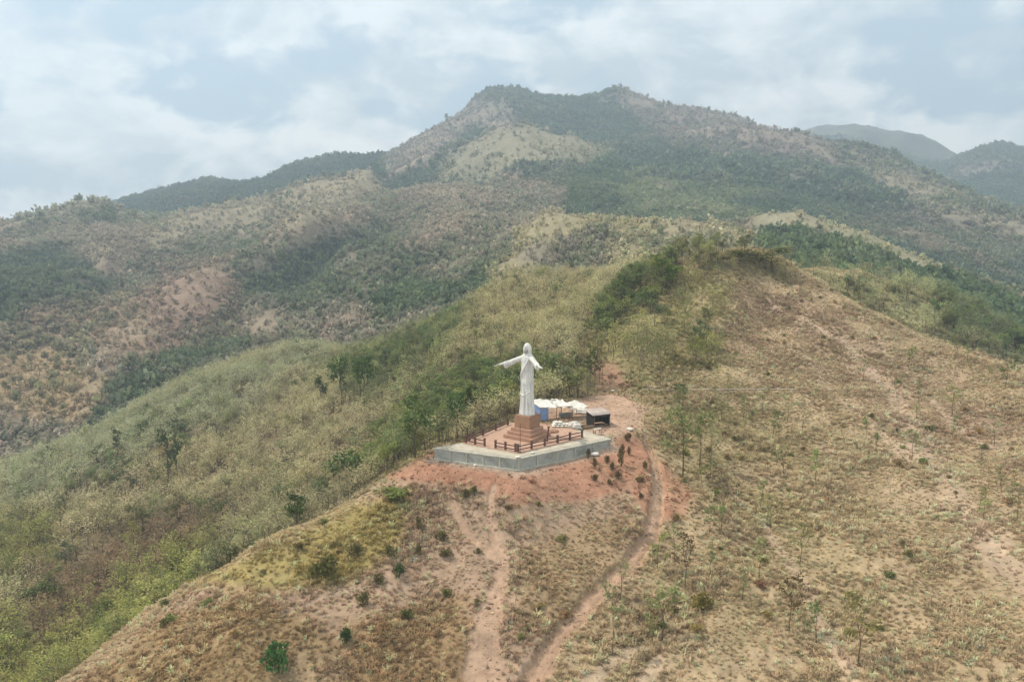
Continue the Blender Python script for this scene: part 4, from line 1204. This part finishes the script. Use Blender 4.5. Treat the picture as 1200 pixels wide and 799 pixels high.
st = empty("statue", (pc.x, pc.y, 0.10 + 3.343), YAW)
st.scale = (0.95, 0.95, 0.94)
tag(st, "tall white statue of a robed bearded figure holding both arms out", "statue")
def loft(sections, n=48, fold=None):
    """closed body through (z, half width, half depth, x, y) sections"""
    mb = MB(); vs = []
    for z, rx, ry, ox, oy in sections:
        for k in range(n):
            a = 2 * math.pi * k / n
            q = fold(a, z) if fold else 1.0
            vs.append((ox + rx * math.cos(a) * q, oy + ry * math.sin(a) * q, z))
    fs = []
    for i in range(len(sections) - 1):
        for k in range(n):
            k2 = (k + 1) % n
            fs.append((i * n + k, i * n + k2, (i + 1) * n + k2, (i + 1) * n + k))
    fs.append(tuple(range(n))[::-1]); fs.append(tuple((len(sections) - 1) * n + k for k in range(n)))
    mb.add(vs, fs); return mb
def sphere(c, r, n=16, m=10):
    mb = MB(); vs = []; fs = []
    for i in range(m + 1):
        t = math.pi * i / m
        for k in range(n):
            a = 2 * math.pi * k / n
            vs.append((c[0] + r[0] * math.sin(t) * math.cos(a), c[1] + r[1] * math.sin(t) * math.sin(a), c[2] - r[2] * math.cos(t)))
    for i in range(m):
        for k in range(n):
            k2 = (k + 1) % n
            fs.append((i * n + k, i * n + k2, (i + 1) * n + k2, (i + 1) * n + k))
    mb.add(vs, fs); return mb
def remesh(o, vox, sm=2):
    r_ = o.modifiers.new("join", 'REMESH'); r_.mode = 'VOXEL'; r_.voxel_size = vox; r_.use_smooth_shade = True
    s_ = o.modifiers.new("soften", 'SMOOTH'); s_.factor = 0.5; s_.iterations = sm
def fold(a, z):
    k = smooth(9.0, 0.5, z)
    return 1 + (0.055 * math.sin(11 * a + 0.5 * z) + 0.05 * math.sin(7 * a - 0.35 * z + 1)) * (0.25 + 0.75 * k)
zs = np.linspace(0, 1, 40)
prof = [(0.0, 1.24, 1.04, 0, 0), (0.5, 1.19, 1.0, 0, 0), (1.5, 1.12, 0.95, 0, 0), (3.0, 1.06, 0.90, 0, 0), (5.0, 1.02, 0.84, 0, 0), (6.4, 0.97, 0.76, 0, 0), (7.6, 1.02, 0.76, 0, 0),
        (8.4, 1.10, 0.74, 0, 0), (8.95, 1.10, 0.66, 0, 0.02), (9.25, 0.88, 0.54, 0, 0.03), (9.45, 0.56, 0.44, 0, 0.03), (9.62, 0.40, 0.38, 0, 0.0)]
pz = np.array([q[0] for q in prof])
secs = []
for z in np.linspace(0, 9.62, 70):
    secs.append((z,) + tuple(np.interp(z, pz, [q[j] for q in prof]) for j in range(1, 5)))
robe = loft(secs, 64, fold)
body = loft([(8.6, 0.5, 0.4, 0, 0), (9.4, 0.42, 0.36, 0, 0), (9.75, 0.30, 0.30, 0, -0.04), (10.0, 0.29, 0.31, 0, -0.06)], 20)
def along(p0, d, dist): return p0 + d * dist
SW, SL = R(25), 0.36
for sgn in (-1, 1):
    d = Vector((sgn * math.cos(SW), -math.sin(SW), -SL)).normalized()
    if sgn == 1: d = Vector((math.cos(R(37)), -math.sin(R(37)), -0.20)).normalized()
    p0 = Vector((sgn * 0.62, 0.0, 8.92))
    # sleeve: wide, hanging, open at the wrist
    n = 24; vs = []; fs = []
    stn = [(0.0, 0.42, 0.50, 0.0), (0.6, 0.42, 0.50, -0.02), (1.3, 0.38, 0.50, -0.06), (2.0, 0.36, 0.56, -0.14), (2.6, 0.36, 0.64, -0.22), (2.85, 0.34, 0.62, -0.24)]
    side = Vector((-d.y, d.x, 0)).normalized(); upv = side.cross(d) * (1 if side.cross(d).z > 0 else -1)
    dense = []
    for t in np.linspace(0, 2.85, 24):
        dense.append((t,) + tuple(np.interp(t, [q[0] for q in stn], [q[j] for q in stn]) for j in (1, 2, 3)))
    for t, ra, rb, dr in dense:
        c = p0 + d * t * 1.17 + Vector((0, 0, dr))
        for k in range(n):
            a = 2 * math.pi * k / n
            f_ = 1 + 0.05 * math.sin(6 * a + 1.2 * t)
            vs.append(c + side * (ra * math.cos(a) * f_) + upv * (rb * math.sin(a) * f_ * (1.0 if math.sin(a) < 0 else 0.62)))
    for i in range(len(dense) - 1):
        for k in range(n):
            k2 = (k + 1) % n
            fs.append((i * n + k, i * n + k2, (i + 1) * n + k2, (i + 1) * n + k))
    fs.append(tuple(range(n))); fs.append(tuple((len(dense) - 1) * n + k for k in range(n)))
    robe.add(vs, fs)
    # arm, palm turned up and forward, five bent fingers
    w0 = p0 + d * 2.8; w1 = p0 + d * 3.95
    body.tube([p0 + Vector((-sgn * 0.3, 0, 0)), p0 + d * 0.8, p0 + d * 1.7, w0, w1], [0.24, 0.25, 0.23, 0.21, 0.16], 14, 0, True)
    fwd = (Vector((0, -1, 0)) - d * Vector((0, -1, 0)).dot(d)).normalized()      # across the palm
    nrm = d.cross(fwd); nrm = nrm if nrm.z > 0 else -nrm
    pm = [w1 - d * 0.05, w1 + d * 0.22, w1 + d * 0.52]
    for k in range(5):
        t = (k - 2) / 2
        body.tube([pm[0] + fwd * 0.10 * t, pm[1] + fwd * 0.19 * t, pm[2] + fwd * 0.22 * t], [0.10, 0.10, 0.085], 8, 0, True)
    for k, (fl, sp) in enumerate(((0.44, -0.22), (0.52, -0.075), (0.48, 0.07), (0.38, 0.215))):
        b0 = pm[2] + fwd * sp
        d1 = (d + fwd * sp * 0.5 + nrm * 0.10).normalized(); d2 = (d + fwd * sp * 0.5 + nrm * 0.45).normalized()
        body.tube([b0 - d * 0.05, b0 + d1 * fl * 0.5, b0 + d1 * fl * 0.5 + d2 * fl * 0.5], [0.066, 0.060, 0.048], 8, 0, True)
    b0 = pm[0] + d * 0.12 + fwd * 0.14
    d1 = (d * 0.6 + fwd * 0.75 + nrm * 0.25).normalized(); d2 = (d * 0.9 + fwd * 0.35 + nrm * 0.3).normalized()
    body.tube([b0, b0 + d1 * 0.24, b0 + d1 * 0.24 + d2 * 0.22], [0.085, 0.072, 0.055], 8, 0, True)
# mantle folds across the chest and hanging from the left shoulder
for k in range(4):
    robe.tube([(0.75 - 0.16 * k, -0.52 - 0.03 * k, 9.0), (0.35 - 0.18 * k, -0.78, 8.0 - 0.1 * k), (-0.25 - 0.12 * k, -0.86, 6.9 - 0.2 * k), (-0.75, -0.64, 6.0 - 0.35 * k)], [0.09, 0.11, 0.11, 0.07], 8, 0, True)
for k in range(3):
    robe.tube([(-0.8 + 0.1 * k, -0.62, 6.0 - 0.35 * k), (-0.1, -0.93, 5.0 - 0.5 * k), (0.7, -0.72, 4.3 - 0.5 * k)], [0.07, 0.09, 0.06], 8, 0, True)
robe.tube([(-0.9, -0.72, 3.3), (-0.1, -0.98, 3.0), (0.8, -0.74, 3.6), (1.02, -0.2, 4.2)], [0.07, 0.08, 0.08, 0.06], 8, 0, True)
# head, bowed a little, with a face
hc = Vector((0, -0.12, 10.38))
body += sphere(hc, (0.47, 0.54, 0.64), 28, 18)
body += sphere(hc + Vector((0, -0.14, -0.30)), (0.36, 0.38, 0.36), 20, 12)
body.tube([hc + Vector((0, -0.50, 0.12)), hc + Vector((0, -0.60, -0.05)), hc + Vector((0, -0.64, -0.16)), hc + Vector((0, -0.52, -0.20))], [0.06, 0.075, 0.09, 0.05], 8, 0, True)   # nose
for sgn in (-1, 1):
    body.tube([hc + Vector((sgn * 0.08, -0.53, 0.14)), hc + Vector((sgn * 0.22, -0.50, 0.17)), hc + Vector((sgn * 0.36, -0.37, 0.12))], [0.05, 0.06, 0.04], 8, 0, True)  # brow
    body += sphere(hc + Vector((sgn * 0.19, -0.46, 0.03)), (0.085, 0.06, 0.06), 10, 8)      # eye
    body += sphere(hc + Vector((sgn * 0.24, -0.40, -0.16)), (0.13, 0.10, 0.11), 10, 8)      # cheek
    body += sphere(hc + Vector((sgn * 0.48, 0.04, -0.04)), (0.06, 0.12, 0.17), 10, 8)       # ear
body.tube([hc + Vector((-0.13, -0.49, -0.31)), hc + Vector((0, -0.54, -0.30)), hc + Vector((0.13, -0.49, -0.31))], [0.035, 0.045, 0.035], 8, 0, True)  # mouth
ob = body.build("body", M['statue'], st, None, True); remesh(ob, 0.04, 2)
orb = robe.build("robe", M['statue'], st, None, True); remesh(orb, 0.05, 2)
hair = sphere(hc + Vector((0, 0.10, 0.12)), (0.50, 0.52, 0.58), 24, 14)
for k in range(15):
    a = R(-28 + 236 * k / 14)           # from one temple round the back to the other
    c, s_ = math.cos(a), math.sin(a)
    top = hc + Vector((0.40 * c, 0.12 + 0.40 * s_, 0.30))
    hair.tube([top, hc + Vector((0.53 * c, 0.10 + 0.52 * s_, -0.15)), hc + Vector((0.50 * c, 0.14 + 0.50 * s_, -0.65)), hc + Vector((0.54 * c, 0.16 + 0.48 * s_, -1.10 - 0.08 * (k % 2)))],
              [0.12, 0.14, 0.14, 0.07], 8, 0, True)
oh = hair.build("hair", M['hair'], st, None, True); remesh(oh, 0.045, 2)
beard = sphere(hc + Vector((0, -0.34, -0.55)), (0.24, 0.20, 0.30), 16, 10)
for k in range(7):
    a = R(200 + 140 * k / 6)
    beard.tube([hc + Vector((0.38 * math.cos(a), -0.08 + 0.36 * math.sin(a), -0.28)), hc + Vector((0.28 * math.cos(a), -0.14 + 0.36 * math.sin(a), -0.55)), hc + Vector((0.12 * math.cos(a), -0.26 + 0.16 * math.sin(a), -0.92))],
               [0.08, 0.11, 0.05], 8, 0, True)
M['beard'] = surface("grey_paint_with_shade", (158, 150, 142), 0.7, 0.3, 0.12, 2.0, 0.3, 12)  # grey beard tone with the shade of face and neck painted in
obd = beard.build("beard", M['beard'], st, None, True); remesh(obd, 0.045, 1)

# ------------------------------------------------------------------ the building materials and shelters behind the statue
M['white_tarp'] = surface("white_tarpaulin", (220, 212, 198), 0.55, 0.35, 0.08, 0.8, 0.4, 3, ((196, 184, 164), 0.4))
M['blue_tarp'] = surface("blue_tarpaulin", (124, 146, 180), 0.5, 0.4, 0.14, 1.2, 0.5, 3)
M['sack'] = surface("white_woven_sack", (222, 214, 198), 0.8, 0.2, 0.10, 3.0, 0.5, 8, ((186, 170, 148), 0.5))
M['timber'] = surface("weathered_timber", (150, 124, 98), 0.85, 0.2, 0.22, 4.0)
M['iron_sheet'] = surface("grey_corrugated_sheet", (190, 172, 158), 0.6, 0.3, 0.14, 0.9, 0, 8, ((150, 124, 104), 0.6))
M['dark_sheet'] = surface("dark_net_cloth", (54, 50, 46), 0.9, 0.15, 0.2, 2.0)
M['rock'] = surface("pale_rock", (214, 204, 190), 0.9, 0.2, 0.14, 2.5, 0.5, 6)
def cloth(p00, p10, p11, p01, nx, ny, sag, wr, seed, thick=0.02):
    rnd = random.Random(seed); ph = [rnd.uniform(0, 6.28) for _ in range(4)]
    mb = MB(); vs = []
    for j in range(ny + 1):
        for i in range(nx + 1):
            a, b = i / nx, j / ny
            p = p00.lerp(p10, a).lerp(p01.lerp(p11, a), b)
            n_ = (p10 - p00).cross(p01 - p00).normalized()
            p = p + Vector((0, 0, -sag * 4 * a * (1 - a) * 4 * b * (1 - b))) + n_ * wr * (math.sin(7 * a + 3 * b + ph[0]) + 0.6 * math.sin(13 * b - 5 * a + ph[1]) + 0.5 * math.sin(19 * a + ph[2]))
            vs.append(p)
    fs = [(j * (nx + 1) + i, j * (nx + 1) + i + 1, (j + 1) * (nx + 1) + i + 1, (j + 1) * (nx + 1) + i) for j in range(ny) for i in range(nx)]
    mb.add(vs, fs); return mb
def solid(o, t):
    s_ = o.modifiers.new("thickness", 'SOLIDIFY'); s_.thickness = t; s_.offset = 0
    return o
def rel(o, *ps): return [p - o.location for p in ps]
ZG = 0.0
def up(p, z): return Vector((p.x, p.y, p.z + z))
# canopy with white roof and a blue side sheet
a, b = flat(633.5, 496), flat(670, 491.5)
dv = (b - a).normalized(); pr = Vector((-dv.y, dv.x, 0))
cn = empty("canopy", a); tag(cn, "shelter with a sagging white tarpaulin roof and blue sheet on its left end", "shelter")
W, Dp = (b - a).length, 3.4
for px_, py_, h_ in ((0, 0, 2.5), (W * 0.5, 0, 2.45), (W, 0, 2.2), (0, Dp, 2.9), (W * 0.5, Dp, 2.95), (W, Dp, 2.6)):
    m_ = MB(); q = dv * px_ + pr * py_
    m_.tube([q + Vector((0, 0, -0.3)), q + Vector((0.03, 0, h_))], [0.06, 0.05], 7, 0, True); m_.build("pole", M['timber'], cn)
z3 = Vector((0, 0, 1))
for py_, hs in ((0, (2.5, 2.2)), (Dp, (2.9, 2.6))):
    m_ = MB(); m_.tube([pr * py_ + z3 * hs[0], dv * W + pr * py_ + z3 * hs[1]], [0.05, 0.05], 6, 0, True); m_.build("beam", M['timber'], cn)
m_ = cloth(z3 * 2.52 - dv * 0.2 - pr * 0.2, dv * (W * 0.5) - pr * 0.45 + z3 * 2.30, dv * (W * 0.55) + pr * (Dp + 0.1) + z3 * 2.98, pr * (Dp + 0.3) - dv * 0.2 + z3 * 2.92, 22, 20, 0.26, 0.085, 3)
solid(m_.build("roof_sheet", M['white_tarp'], cn, None, True), 0.03)
m_ = cloth(dv * (W * 0.56) + pr * 0.5 + z3 * 2.22, dv * (W + 0.2) + pr * 0.2 + z3 * 2.08, dv * (W + 0.3) + pr * (Dp + 0.2) + z3 * 2.62, dv * (W * 0.6) + pr * (Dp + 0.4) + z3 * 2.80, 20, 18, 0.34, 0.11, 4)
solid(m_.build("roof_sheet", M['white_tarp'], cn, None, True), 0.03)
m_ = cloth(z3 * 0.35 - dv * 0.12, dv * 1.35 - pr * 0.1 + z3 * 0.5, dv * 1.35 - pr * 0.1 + z3 * 2.42, z3 * 2.48 - dv * 0.12, 16, 14, 0.0, 0.05, 5)
solid(m_.build("side_sheet", M['blue_tarp'], cn, None, True), 0.02)
m_ = cloth(z3 * 0.3 - dv * 0.08, pr * Dp + z3 * 0.3 - dv * 0.08, pr * Dp + z3 * 2.86 - dv * 0.08, z3 * 2.46 - dv * 0.08, 14, 12, 0.0, 0.05, 6)
solid(m_.build("side_sheet", M['blue_tarp'], cn, None, True), 0.02)
# lean-to with a grey sheet roof and a dark open front
a, b = flat(696, 500.5), flat(715, 498.5)
dv = (b - a).normalized(); pr = Vector((-dv.y, dv.x, 0))
W, Dp = (b - a).length, 2.5
sh = empty("shed", a); tag(sh, "low shed with a flat grey sheet roof and a dark open front", "shed")
for px_, py_, h_ in ((0.06, 0.06, 1.85), (W - 0.06, 0.06, 1.95), (0.06, Dp, 2.15), (W - 0.06, Dp, 2.2)):
    m_ = MB(); q = dv * px_ + pr * py_
    m_.tube([q + z3 * -0.3, q + z3 * h_], [0.07, 0.06], 7, 0, True); m_.build("pole", M['timber'], sh)
m_ = MB(); n = 36
for i in range(n + 1):
    x = -0.35 + (W + 0.5) * i / n; zz = 0.03 * math.sin(i * 2.1)
    for y, h_ in ((-0.25, 1.88), (Dp + 0.3, 2.26)): m_.v.append(tuple(dv * x + pr * y + z3 * (h_ + zz + 0.05 * x / W)))
m_.f = [(2 * i, 2 * i + 2, 2 * i + 3, 2 * i + 1) for i in range(n)]; m_.m = [0] * n
solid(m_.build("roof", M['iron_sheet'], sh, None, True), 0.03)
for s_, (q0, q1) in enumerate(((pr * Dp, dv * W + pr * Dp), (z3 * 0, pr * Dp), (dv * W, dv * W + pr * Dp))):
    m_ = cloth(q0 + z3 * 0.02, q1 + z3 * 0.02, q1 + z3 * (2.12 if s_ == 0 else 1.95), q0 + z3 * (2.12 if s_ == 0 else 1.85), 12, 8, 0, 0.03, 8 + s_)
    solid(m_.build("wall", M['dark_sheet'], sh, None, True), 0.03)
m_ = cloth(dv * 0.05 + z3 * 1.45 - pr * 0.05, dv * (W - 0.05) + z3 * 1.5 - pr * 0.05, dv * (W - 0.05) + z3 * 1.84 - pr * 0.05, dv * 0.05 + z3 * 1.80 - pr * 0.05, 14, 6, 0, 0.02, 12)
solid(m_.build("valance", M['dark_sheet'], sh, None, True), 0.02)
# second white sheet on poles between the two
a, b = flat(671, 492), flat(689, 489)
dv = (b - a).normalized(); pr = Vector((-dv.y, dv.x, 0)); W, Dp = (b - a).length, 3.0
aw = empty("awning", a); tag(aw, "smaller white awning on poles between the canopy and the shed", "awning")
for px_, py_, h_ in ((0, 0, 1.7), (W, 0, 1.75), (0, Dp, 2.2), (W, Dp, 2.2)):
    m_ = MB(); q = dv * px_ + pr * py_; m_.tube([q + z3 * -0.3, q + z3 * h_], [0.055, 0.045], 7, 0, True); m_.build("pole", M['timber'], aw)
m_ = cloth(z3 * 1.72 - dv * 0.15, dv * (W + 0.15) + z3 * 1.77, dv * (W + 0.15) + pr * Dp + z3 * 2.22, pr * Dp + z3 * 2.22 - dv * 0.15, 18, 14, 0.2, 0.09, 15)
solid(m_.build("roof_sheet", M['white_tarp'], aw, None, True), 0.03)
# white sheet thrown over a heap of sacks
def lump(name, mat, p, rx, ry, rz_, label, cat, seed, group=None, n=26, m=12, rough=0.22, yaw=0):
    mb = MB(); vs = []; fs = []
    for i in range(m + 1):
        t = math.pi / 2 * i / m
        for k in range(n):
            a_ = 2 * math.pi * k / n
            q = 1 + rough * float(vnoise(np.array(math.cos(a_) * 1.7 + seed * 3.1), np.array(math.sin(a_) * 1.7 + i * 0.33), seed)) + 0.05 * math.sin(5 * a_ + seed)
            vs.append((rx * math.cos(t) * math.cos(a_) * q, ry * math.cos(t) * math.sin(a_) * q, -0.06 + rz_ * (math.sin(t) ** 0.75) * (0.9 + 0.1 * q)))
    for i in range(m):
        for k in range(n):
            k2 = (k + 1) % n
            fs.append((i * n + k, i * n + k2, (i + 1) * n + k2, (i + 1) * n + k))
    fs.append(tuple(range(n))[::-1])
    mb.add(vs, fs)
    o = mb.build(name, mat, None, p, True); o.rotation_euler = (0, 0, yaw)
    tag(o, label, cat, group); return o
p = flat(673, 502)
lump("tarp_heap", M['white_tarp'], up(p, 0.0), 1.05, 0.8, 1.2, "big heap under a white sheet between the railing's end and the sheds", "heap", 3, None, 40, 16, 0.55)
p = flat(688, 501)
tb = empty("timber_pile", up(p, 0.0), R(24)); tag(tb, "low pile of dark planks beside the shed's open front", "timber pile")
rnd = random.Random(4)
for k in range(9):
    m_ = MB(); m_.box((rnd.uniform(-.1, .1), -0.35 + 0.32 * (k % 3), 0.07 + 0.13 * (k // 3)), (1.9 + rnd.uniform(-.3, .3), 0.24, 0.11), Vector((1, rnd.uniform(-.12, .12), 0)).to_track_quat('X', 'Z').to_matrix())
    m_.build("plank", M['dark_sheet'] if k % 3 else M['timber'], tb, None, False, 0.01)
# sacks of cement: pillow shapes, some stacked
def sack_mesh():
    mb = MB(); vs = []; n, m = 18, 8; fs = []
    for i in range(m + 1):
        t = -1 + 2 * i / m
        for k in range(n):
            a_ = 2 * math.pi * k / n
            w_ = (1 - abs(t) ** 4) ** 0.5 if abs(t) < 1 else 0.0
            cx_, sx_ = math.cos(a_), math.sin(a_)
            q = 1.0 / (abs(cx_) ** 3 + abs(sx_) ** 3) ** (1 / 3)
            vs.append((t * 0.42, 0.27 * cx_ * q * (0.75 + 0.25 * w_), 0.15 + 0.15 * sx_ * q * max(w_, 0.06)))
    for i in range(m):
        for k in range(n):
            k2 = (k + 1) % n
            fs.append((i * n + k, i * n + k2, (i + 1) * n + k2, (i + 1) * n + k))
    fs.append(tuple(range(n))[::-1]); fs.append(tuple(m * n + k for k in range(n)))
    mb.add(vs, fs); return mb.mesh("sack", [M['sack']], True)
SK = sack_mesh()
def sack(p, yaw, label, group=None, s_=1.0, name="sack"):
    o = bpy.data.objects.new(name, SK); col.objects.link(o); o.location = p; o.rotation_euler = (0, 0, yaw); o.scale = (s_, s_, s_)
    return tag(o, label, "sack", group)
p = flat(656, 501)
for k in range(14):
    lv = 0 if k < 7 else (1 if k < 12 else 2); j = (k if k < 7 else k - 7 if k < 12 else k - 12)
    sack(up(p, 0.0 + 0.10 + 0.27 * lv) + Vector((0.62 * (j % 4) - 0.9 + 0.2 * lv, 0.9 * (j // 4) + 0.15 * lv, 0)), R(90 + random.uniform(-14, 14)), "white cement sack in the loose stack behind the long right railing", "cement sacks behind the railing", 1.1)
for k, (u, v, lab, s_) in enumerate(((606.5, 538.2, "white sack lying on the terrace's front corner coping", 0.9), (624, 532.6, "small white bag on the coping right of the front corner", 0.7),
                                     (557, 545.5, "white bag on the earth against the left front wall", 1.0), (738, 504, "white sack lying on red earth right of the shed", 1.25),
                                     (697, 533.5, "white sack on the red slope against the right front wall", 1.5), (718, 458.5, "white bag lying at the far end of the clearing", 0.9))):
    if k < 2: q = flat(u, v, -0.05)
    else: q = hit(u, v, 60)
    if k in (0, 1): q = q + Vector((0.05, 0.5, 0)); q.z = 0.002
    sack(q, R(20 + 40 * k), lab, None, s_)
# loose building blocks and a rumpled sheet beside the canopy
p = flat(663, 488)
bp = empty("block_pile", up(p, 0.0), R(20)); tag(bp, "grey pile of hollow building blocks between the canopy and the awning", "block pile")
rnd = random.Random(9)
for k in range(15):
    m_ = MB(); m_.box((-0.9 + 0.46 * (k % 5) + rnd.uniform(-.03, .03), 0.05 * (k % 2), 0.115 + 0.215 * (k // 5)), (0.42, 0.36, 0.20), Vector((1, rnd.uniform(-.15, .15), 0)).to_track_quat('X', 'Z').to_matrix())
    m_.build("block", M['concrete'], bp, None, False, 0.01)
p = flat(683, 483)
lump("rumpled_sheet", M['white_tarp'], up(p, 0.0), 1.5, 0.8, 0.7, "rumpled white sheet on the clearing behind the awning", "sheet", 8, None, 30, 10, 0.4)
p = flat(648, 507)
lump("sand_heap", M['plinth'], up(p, 0.10), 0.9, 0.7, 0.5, "low heap of pale sand behind the leaning timber post", "heap", 12, None, 24, 8, 0.2)
# small table near the right corner
p = flat(700, 508)
tbl = empty("table", p, R(30)); tag(tbl, "small pale table standing on the terrace near its right corner", "table")
m_ = MB(); m_.box((0, 0, 0.74), (1.3, 0.75, 0.06)); m_.build("tabletop", M['concrete_light'], tbl, None, False, 0.01)
for sx_ in (-0.55, 0.55):
    for sy_ in (-0.28, 0.28):
        m_ = MB(); m_.box((sx_, sy_, 0.357), (0.07, 0.07, 0.71)); m_.build("leg", M['timber'], tbl)
# pale hose that runs level across the hillside from the clearing
mb = MB(); ps = []
for u in np.linspace(752, 935, 60):
    q = hit(float(u), 457.5 - 0.5 * math.sin(u * 0.03), 100); ps.append(q + z3 * 0.24)
mb.tube(ps, [0.06] * len(ps), 6, 0, True)
o = mb.build("water_hose", M['sack'], None, None, True)
tag(o, "thin pale hose running level across the hillside right of the clearing", "hose")
